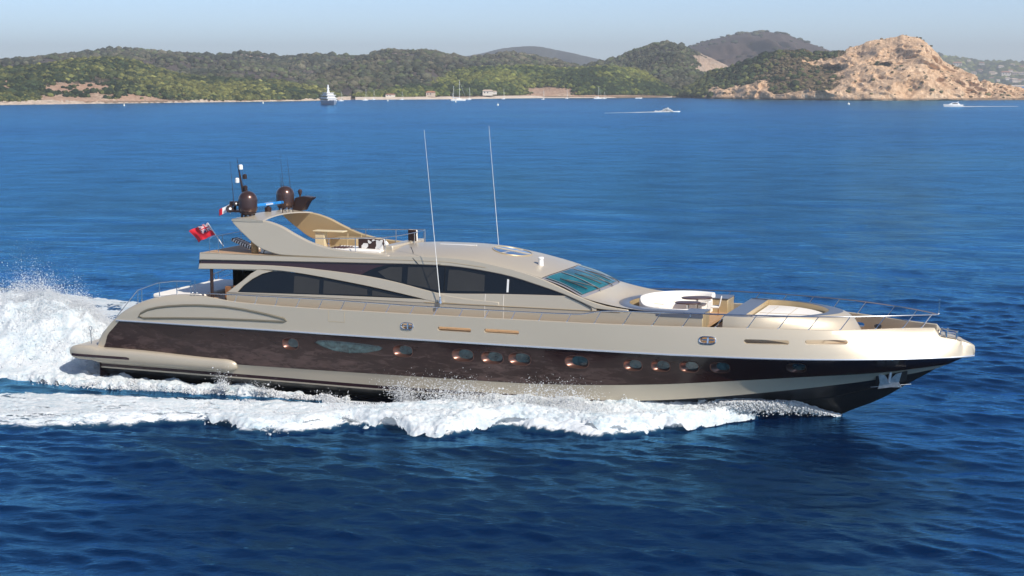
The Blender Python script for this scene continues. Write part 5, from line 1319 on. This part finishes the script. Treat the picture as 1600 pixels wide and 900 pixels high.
# hull-side line of foam and the stern plume
us = np.arange(-44, -25, .07); vs = np.linspace(3.7, 5.6, 44); U, Vg = np.meshgrid(us, vs); u = U.ravel(); v = Vg.ravel()
q = np.stack([u*.9, v*1.3, 0*u], 1); l1 = fbm(q, 4, .6, seed=81); l2 = fbm(q*3.3, 4, .62, seed=82); wd_ = .45 + .5*sstep(-29, -42, u) + .25*l1
cv = sstep(-25.5, -29, u + 1.2*l1) - np.clip((v - 4.1)/wd_, 0, 3)*.55 + .35*l2 + .2*l1 - .12
for sd in (-1, 1): foam_sheet("foam", U, sd*Vg, (wake_fields(u, v)[1] + np.where(cv > 0, np.clip(cv*3, 0, 1)*(.30 + .28*l1 + .12*l2), cv*1.2)).reshape(U.shape), "line of foam running along the yacht's %s waterline" % ("near" if sd < 0 else "far"))
n = 16000; u = r.uniform(-42, -24, n); v = -(4.22 + np.abs(r.normal(0, .22, n))*(1 + sstep(-28, -40, u)*2)); l = fbm(np.stack([u*1.5, v, 0*u], 1), 3, seed=5)
z = .05 + wake_fields(u, v)[1] + .30*np.clip(.5 + l, 0, 1.3)*r.uniform(0, 1, n)**2
Pe = to_world(u, v, z); Re = np.exp(r.normal(math.log(.032), .4, n)).clip(.01, .08)
Ht = pchip([-70,-60,-54,-50,-47,-44,-42.4,-41.2,-40.2,-38.8], [.8,2.4,4.0,4.5,4.4,3.7,2.7,1.75,1.1,.3])
def plume_env(u, v, seed=51):
    vn = (v - .5)/(3.4 + .14*np.clip(-40 - u, 0, 30)); prof = np.exp(-np.abs(vn)**2.4*1.3)
    lump = fbm(np.stack([u*.38, v*.45, 0*u], 1), 4, .6, seed=seed); fine = fbm(np.stack([u*1.5, v*1.5, 0*u], 1), 4, .62, seed=seed+2)
    return Ht(u)*prof, lump, fine
us = np.arange(-64, -38.6, .08); vs = np.arange(-8.5, 10, .08); U, Vg = np.meshgrid(us, vs); u = U.ravel(); v = Vg.ravel()
e, lu, fi = plume_env(u, v); micro = fbm(np.stack([u*5, v*5, 0*u], 1), 3, .65, seed=57)
hh = e*np.clip(.84 + .30*lu + .07*fi, .2, 1.2) + micro*.05*np.clip(e, 0, 1) + fi*.05*np.clip(e, 0, 1.5)
jx = fbm(np.stack([u*.8, v*.8, hh*.8], 1), 3, .6, seed=58)*.22*np.clip(e, 0, 1); jy = fbm(np.stack([u*.8 + 40, v*.8, hh*.8], 1), 3, .6, seed=59)*.22*np.clip(e, 0, 1)
foam_sheet("stern_foam", U + jx.reshape(U.shape), Vg + jy.reshape(U.shape), np.where(hh > .16, hh, hh*2 - .3).reshape(U.shape), "heap of white water boiling up behind the yacht's stern")
def plume(n, seed):
    r = np.random.default_rng(seed); u = r.uniform(-60, -39.0, n); v = r.normal(.5, 1.0, n)*(2.1 + .10*np.clip(-40 - u, 0, 30)) + .25
    e, lu, fi = plume_env(u, v); top = e*np.clip(.84 + .30*lu + .07*fi, .2, 1.2)
    burst = np.clip(.35 + 1.2*fbm(np.stack([u*.8, v*.8, 0*u], 1), 3, .6, seed=seed+3), .05, 1.4)
    a = r.exponential(1.0, n)
    z = top + (a*.36*burst - .02)*np.clip(e, .15, 4)**.75
    u = u - .25*a*burst + r.normal(0, .08, n)
    R = np.exp(r.normal(math.log(.016), .42, n))*np.clip(1.15 - .20*a, .35, 1.2)
    ok = (z > .02) & (e > .12)
    return to_world(u, v, z)[ok], R.clip(.006, .05)[ok]
Pg, Rg = plume(170000, 52)
droplets("stern_spray", np.concatenate([Pe, Pg]), np.concatenate([Re, Rg]), "fine white spray hanging over the boiling water behind the yacht's stern", 42)

# ------------------------------------------------------------------ boats in the bay
M['hullw'] = simple("boat_white", (.82, .82, .82), .35); M['bglass'] = simple("boat_windows", (.02, .03, .05), .1); M['mastw'] = simple("mast_white", (.8, .79, .75), .4)
M['bblue'] = simple("blue_grey_cover_and_shade", (.30, .37, .47), .4); M['brown'] = simple("sail_cover", (.35, .24, .14), .8)
def boat_hull(L, B, Hh, bow=.35, z0=-.3):
    rows = []
    for t in np.linspace(0, 1, 13):
        b_ = B/2*(1 - max(0, (t - (1-bow))/bow)**1.8)*(.88 + .12*min(1, t*4)); sh = Hh*(1 + .25*t*t)
        x = -L/2 + L*t; xb = x - .10*L*max(0, t - .6)
        rows.append([(xb, -b_*.72, z0), (x, -b_, sh*.55), (x, -b_*1.0, sh), (x, b_*1.0, sh), (x, b_, sh*.55), (xb, b_*.72, z0)])
    mb = MB(); mb.grid(rows, closed=True); mb.add(rows[0], [tuple(range(6))]); mb.add(rows[-1], [tuple(range(6))[::-1]]); return mb
def place(t, px, py, rz, D=None):
    dx, dz = pix(px, py); D = D or float(-CAMH/dz); t.location = (float(dx*D), D, 0); t.rotation_euler = (0, 0, rz)
def sailboat(px, py, mast, label, rz=.6, L=None, cover='hullw', ketch=False):
    L = L or mast*.72; t = empty("sailing_boat", label, "sailing boat", "sailing boats anchored off the beach")
    place(t, px, py, rz)
    boat_hull(L, L*.28, L*.085).build("hull", M['hullw'], t); mb = MB(); mb.box((-L*.12, -L*.07, L*.08), (L*.2, L*.07, L*.125)); mb.build("cabin", M['hullw'], t, True, L*.01)
    w = max(.07, mast*.009)
    MB().tube([(L*.08, 0, L*.08), (L*.08, 0, mast)], [w, w*.7], 6).build("mast", M['mastw'], t)
    MB().tube([(L*.07, 0, L*.2), (-L*.36, 0, L*.21)], [w*1.6, w*1.3], 6).build("boom", M[cover], t)
    MB().tube([(L*.5, 0, L*.1), (L*.08, 0, mast*.97)], .05, 4).build("forestay", M['mastw'], t)
    if ketch: MB().tube([(-L*.30, 0, L*.08), (-L*.30, 0, mast*.72)], [w, w*.7], 6).build("mizzen_mast", M['mastw'], t)
sailboat(571, 157, 9.4, "sailing boat with a bare mast left of the low red-roofed house", .9)
sailboat(584, 156, 8, "smaller sailing boat just left of the low red-roofed house", 1.2)
sailboat(628, 156, 7, "small sailing boat between the two beach houses", 1.0)
sailboat(716, 157.5, 16.5, "two-masted sailing yacht, tallest masts off the beach", .35, 13, 'bblue', True)
sailboat(707, 157, 6.5, "small sailing boat tight against the left of the two-masted yacht", 1.3)
sailboat(733, 156, 10.5, "sailing boat just right of the two-masted yacht", 1.1)
sailboat(787, 155, 9, "sailing boat off the sand right of the white beach house", 1.2)
sailboat(849, 155.5, 8.4, "sailing boat with tan mast in front of the reddish bank", 1.25, None, 'brown')
sailboat(886, 154.5, 8.2, "sailing boat at the right end of the reddish bank", 1.3)
sailboat(934, 154.5, 11, "sailing boat with a tall mast at the right part of the beach", .5, 9)
sailboat(944, 154.5, 6.5, "low sailing boat just right of the tall-masted one", .4)
sailboat(533, 158, 7.5, "sailing boat behind the anchored white motor yacht", .8)
def motor_yacht_far(px, py, label):
    t = empty("anchored_yacht", label, "yacht"); place(t, px, py, math.radians(-72)); L = 30
    boat_hull(L, 7.6, 2.6).build("hull", M['bblue'], t)  # white hull coloured blue-grey, shade of the stern put into the paint
    for i, (x0, x1, w, z0, z1) in enumerate(((-15.0, 8, 3.5, 2.6, 4.2), (-14.0, 5, 3.1, 4.5, 6.1), (-10.5, 2, 2.5, 6.5, 7.6))):
        mb = MB(); mb.add([(x0, -w, z0), (x1+2, -w*.9, z0), (x1+2, w*.9, z0), (x0, w, z0), (x0+.8, -w*.9, z1), (x1, -w*.8, z1), (x1, w*.8, z1), (x0+.8, w*.9, z1)], [(0,3,2,1),(4,5,6,7),(0,1,5,4),(1,2,6,5),(2,3,7,6),(3,0,4,7)]); d = mb.build("deckhouse", M['hullw'], t, True, .15)
        mb = MB(); mb.box((x0+.9, -w*1.02, z0+.55), (x1+.8, w*1.02, z1-.35)); mb.build("windows", M['bglass'], d)
        mb = MB(); mb.box((x0-1.2, -w*1.08, z1), (x1+.6, w*1.08, z1+.35)); mb.build("deck_edge", M['hullw'], d, True, .08)
    mb = MB(); mb.tube([(-4, 0, 7.9), (-4.6, 0, 12.8)], [.9, .35], 8); mb.lathe([(.3, 0), (.95, .3), (.95, .8), (.3, 1.3)], (-4.3, 0, 10.2), 12); mb.lathe([(.3, 0), (.6, .2), (.6, .6), (.2, .9)], (-4.6, 0, 12.4), 12); mb.build("radar_mast", M['hullw'], t, True)
    MB().tube([(-15, 1.5, 3.4), (-17.5, 4.6, .4)], .35, 6).build("side_ladder", M['hullw'], t)
motor_yacht_far(515, 163.5, "white multi-deck motor yacht anchored off the left shore, seen from astern")
def cruiser(px, py, L, rz, label, group=None, name="motorboat"):
    t = empty(name, label, "motorboat", group); place(t, px, py, rz)
    boat_hull(L, L*.29, L*.115, .5).build("hull", M['hullw'], t)
    if L < 7: return t
    MB().grid([[(x, s*(L*.146 + .0)*(1 - max(0, (x/L + .0)/.5)**2.2), z) for x in np.linspace(-L*.48, L*.36, 10)] for s in (-1,) for z in (L*.06, L*.085)]).build("side_stripe", M['bglass'], t)
    mb = MB(); mb.add([(-L*.36,-L*.12,L*.11),(L*.24,-L*.09,L*.12),(L*.24,L*.09,L*.12),(-L*.36,L*.12,L*.11),(-L*.24,-L*.09,L*.205),(L*.02,-L*.08,L*.215),(L*.02,L*.08,L*.215),(-L*.24,L*.09,L*.205)], [(0,3,2,1),(4,5,6,7),(0,1,5,4),(1,2,6,5),(2,3,7,6),(3,0,4,7)]); c = mb.build("cabin", M['hullw'], t, True, L*.01)
    mb = MB(); mb.add([(-L*.24,-L*.112,L*.14),(L*.12,-L*.098,L*.145),(L*.02,-L*.088,L*.195),(-L*.19,-L*.098,L*.19)], [(0,1,2,3)]); mb.add([(-L*.24,L*.112,L*.14),(L*.12,L*.098,L*.145),(L*.02,L*.088,L*.195),(-L*.19,L*.098,L*.19)], [(3,2,1,0)]); mb.build("windows", M['bglass'], c)
    mb = MB(); mb.tube([(-L*.2,-L*.09,L*.2),(-L*.26,-L*.08,L*.26),(-L*.26,L*.08,L*.26),(-L*.2,L*.09,L*.2)], L*.012, 6); mb.build("radar_arch", M['hullw'], t)
    return t
cruiser(1489, 167, 12.0, math.radians(183), "white cabin motorboat heading left below the rocky headland")
cruiser(998, 154, 6.5, .2, "small white motorboat lying off the right end of the beach", None)
spd = cruiser(1057, 175, 3.8, math.radians(3), "small white speedboat racing right ahead of its long wake")
for dy, px in ((0, 276), ): pass
def wake_strip(name, px0, py0, px1, py1, w0, w1, h, label, seed, gap=0.0):
    d = [pix(a, b_) for a, b_ in ((px0, py0), (px1, py1))]; A, B = [np.array([float(x*(-CAMH/z)), float(-CAMH/z)]) for x, z in d]
    n = 260; t = np.linspace(0, 1, n); ax = (B - A)/np.linalg.norm(B - A); nr = np.array([-ax[1], ax[0]]); L_ = np.linalg.norm(B-A)
    rows = []
    for k in np.linspace(-1, 1, 7):
        w = (w0 + (w1 - w0)*t)*k*(1 + .45*fbm(np.stack([t*L_*.12, 0*t + k*2, 0*t], 1), 3, seed=seed)); c = A[None] + (B-A)[None]*t[:, None] + nr[None]*w[:, None]
        z = .16 + h*(1 - k*k)*(1 - t)**1.5*(1 + .5*fbm(np.stack([t*L_*.2, 0*t + k, 0*t], 1), 3, seed=seed+1)) - .12*abs(k)
        z = z - gap*sstep(.35, 1, t)*(.5 + .9*fbm(np.stack([t*L_*.05, 0*t + k*.6, 0*t], 1), 3, seed=seed+2))
        rows.append(np.stack([c[:, 0], c[:, 1], z], 1))
    V = np.concatenate(rows); i = np.arange(len(V)).reshape(7, n); F = np.stack([i[:-1, :-1], i[:-1, 1:], i[1:, 1:], i[1:, :-1]], -1).reshape(-1, 4)
    tag(big_mesh(name, V, F, m_spray), label, "wake", kind="stuff"); return A, ax
wake_strip("boat_wake", 1502, 167.0, 1590, 166.2, 1.6, 1.2, .35, "white wake line behind the cabin motorboat", 71, .25)
A_, ax_ = wake_strip("boat_wake", 1050, 175, 945, 176.8, 1.3, .8, .4, "long thin white wake trailing left behind the speedboat", 73, .28)
n = 5000; k = r.uniform(0, 1, n); x = A_[0] - 9*k; y = A_[1] + r.normal(0, .9, n); z = .2 + 1.7*np.exp(-((k - .28)/.25)**2)*r.uniform(0, 1, n)**1.5
droplets("boat_spray", np.stack([x, y, z], 1), np.exp(r.normal(math.log(.16), .4, n)), "white spray thrown up behind the speedboat", 75)
def buoy(px, py, label, c=(.8, .78, .7), rr=.75):
    o = MB().lathe([(.1, -.5), (rr*.8, -.3), (rr*.8, .15), (rr*.85, .6), (rr*.4, .95), (.12, 1.2), (.1, 1.9)], (0, 0, 0), 14).build("buoy", simple("buoy_paint", c, .5), None)
    place(o, px, py, 0); tag(o, label, "buoy", "buoys in the bay")
buoy(1326, 163.5, "pale buoy in the water in front of the rocky headland", rr=1.0)
buoy(778, 165, "pale buoy nearest the middle of the bay, clear of the boats")
buoy(411, 161.8, "small pale buoy off the left wooded shore", rr=.6)
buoy(712, 160, "pale buoy just below the two-masted yacht", rr=.7)
buoy(194, 165.6, "small pale buoy off the reddish cliff at the left", rr=.6)
buoy(606, 158.4, "small pale buoy below the low red-roofed house", rr=.6)

# ------------------------------------------------------------------ houses
m_wall = simple("house_wall", (.50, .41, .33), .9); m_wall2 = simple("house_wall_white", (.62, .56, .49), .9); m_roof = simple("tile_roof", (.38, .17, .10), .9, noise=.2, nscale=.6); m_roof2 = simple("pale_roof", (.55, .42, .33), .9)
def house(px, D, z, w, h, label, wall, roofm, rz=0.0, group=None, name="house"):
    t = empty(name, label, "house", group); x, _ = pix(px, 150.0); t.location = (float(x*D), D, z); t.rotation_euler = (0, 0, rz)
    d = w*.6; mb = MB(); mb.box((-w/2, -d/2, -h*.6), (w/2, d/2, h)); mb.build("wall", wall, t)
    mb = MB(); e = w*.06; mb.add([(-w/2-e,-d/2-e,h),(w/2+e,-d/2-e,h),(w/2+e,d/2+e,h),(-w/2-e,d/2+e,h),(-w/2+w*.12,0,h+h*.45),(w/2-w*.12,0,h+h*.45)], [(0,1,5,4),(2,3,4,5),(1,2,5),(3,0,4),(0,3,2,1)]); mb.build("roof", roofm, t)
    for k in range(3 if w > 12 else 2):
        xx = -w*.3 + k*w*.3; mb = MB(); mb.box((xx - w*.05, -d/2 - .06, h*.25), (xx + w*.05, -d/2 + .02, h*.7)); mb.build("window", M['bglass'], t)
house(610, 1385, 2.6, 8, 1.6, "long low beach house with a red tiled roof", m_wall2, m_roof)
house(673, 1408, 3.2, 8, 2.6, "taller tan house with reddish roof on the middle of the beach", m_wall, m_roof)
house(762, 1450, 4.2, 9, 2.6, "white house with a pale roof at the right end of the beach", m_wall2, m_roof2)
house(772, 1452, 4.6, 5, 1.6, "small pale annex right beside the white beach house", m_wall2, m_roof2)
rh = H['right']
for k, (px, py, w, wh, lab) in enumerate([(1494,101,26,1,"largest white house, highest up beside the headland's edge"),(1520,115,16,1,None),(1548,114,17,0,None),(1532,99,15,1,None),(1562,105,16,1,None),(1580,101,13,0,None),(1593,106,22,1,None),(1540,103,11,1,None),(1563,112,12,1,None),(1577,111,13,1,None),(1586,115,18,0,None),(1596,114,14,1,None),(1570,116,26,1,None),(1554,113,10,1,None),(1524,126,12,1,None),(1548,121,12,1,None),(1573,122,13,1,None),(1583,128,20,0,None),(1590,131,14,0,None),(1512,94,11,1,None),(1507,107,9,1,None),(1530,110,14,0,None),(1558,125,11,0,None),(1597,124,12,1,None)]):
    # stand each house on the hillside where it shows
    best = None
    for t_ in np.linspace(.02, 1, 60):
        P_, _ = rh.surf(np.array([float(px)]), np.array([t_])); x, y, z = P_[0]
        yy = 450 - FPX*math.tan(math.atan2(z + 14 - CAMH, y) + PITCH)
        if best is None or abs(yy - py) < best[0]: best = (abs(yy - py), x, y, z)
    house(px, best[2] - 14, best[3] + 11, w*1.05, w*.30, lab or "small pale house among the trees on the far right hillside", m_wall2 if wh else m_wall, m_roof2 if k % 3 else m_roof, random.uniform(-.5, .5), "houses on the far right hillside")

# ------------------------------------------------------------------ haze
m_haze = bpy.data.materials.new("haze_air"); m_haze.use_nodes = True; nt = m_haze.node_tree; nt.nodes.clear()
pv = nt.nodes.new("ShaderNodeVolumePrincipled"); pv.inputs["Color"].default_value = (.95, .975, 1.0, 1); pv.inputs["Density"].default_value = 1.6e-4; pv.inputs["Anisotropy"].default_value = .2
om = nt.nodes.new("ShaderNodeOutputMaterial"); nt.links.new(pv.outputs[0], om.inputs["Volume"])
mb = MB(); mb.box((-9400, -2700, -2.5), (9400, 9800, 230)); tag(mb.build("haze", m_haze, None, False), "thin pale sea haze over the whole bay", "haze", kind="stuff")
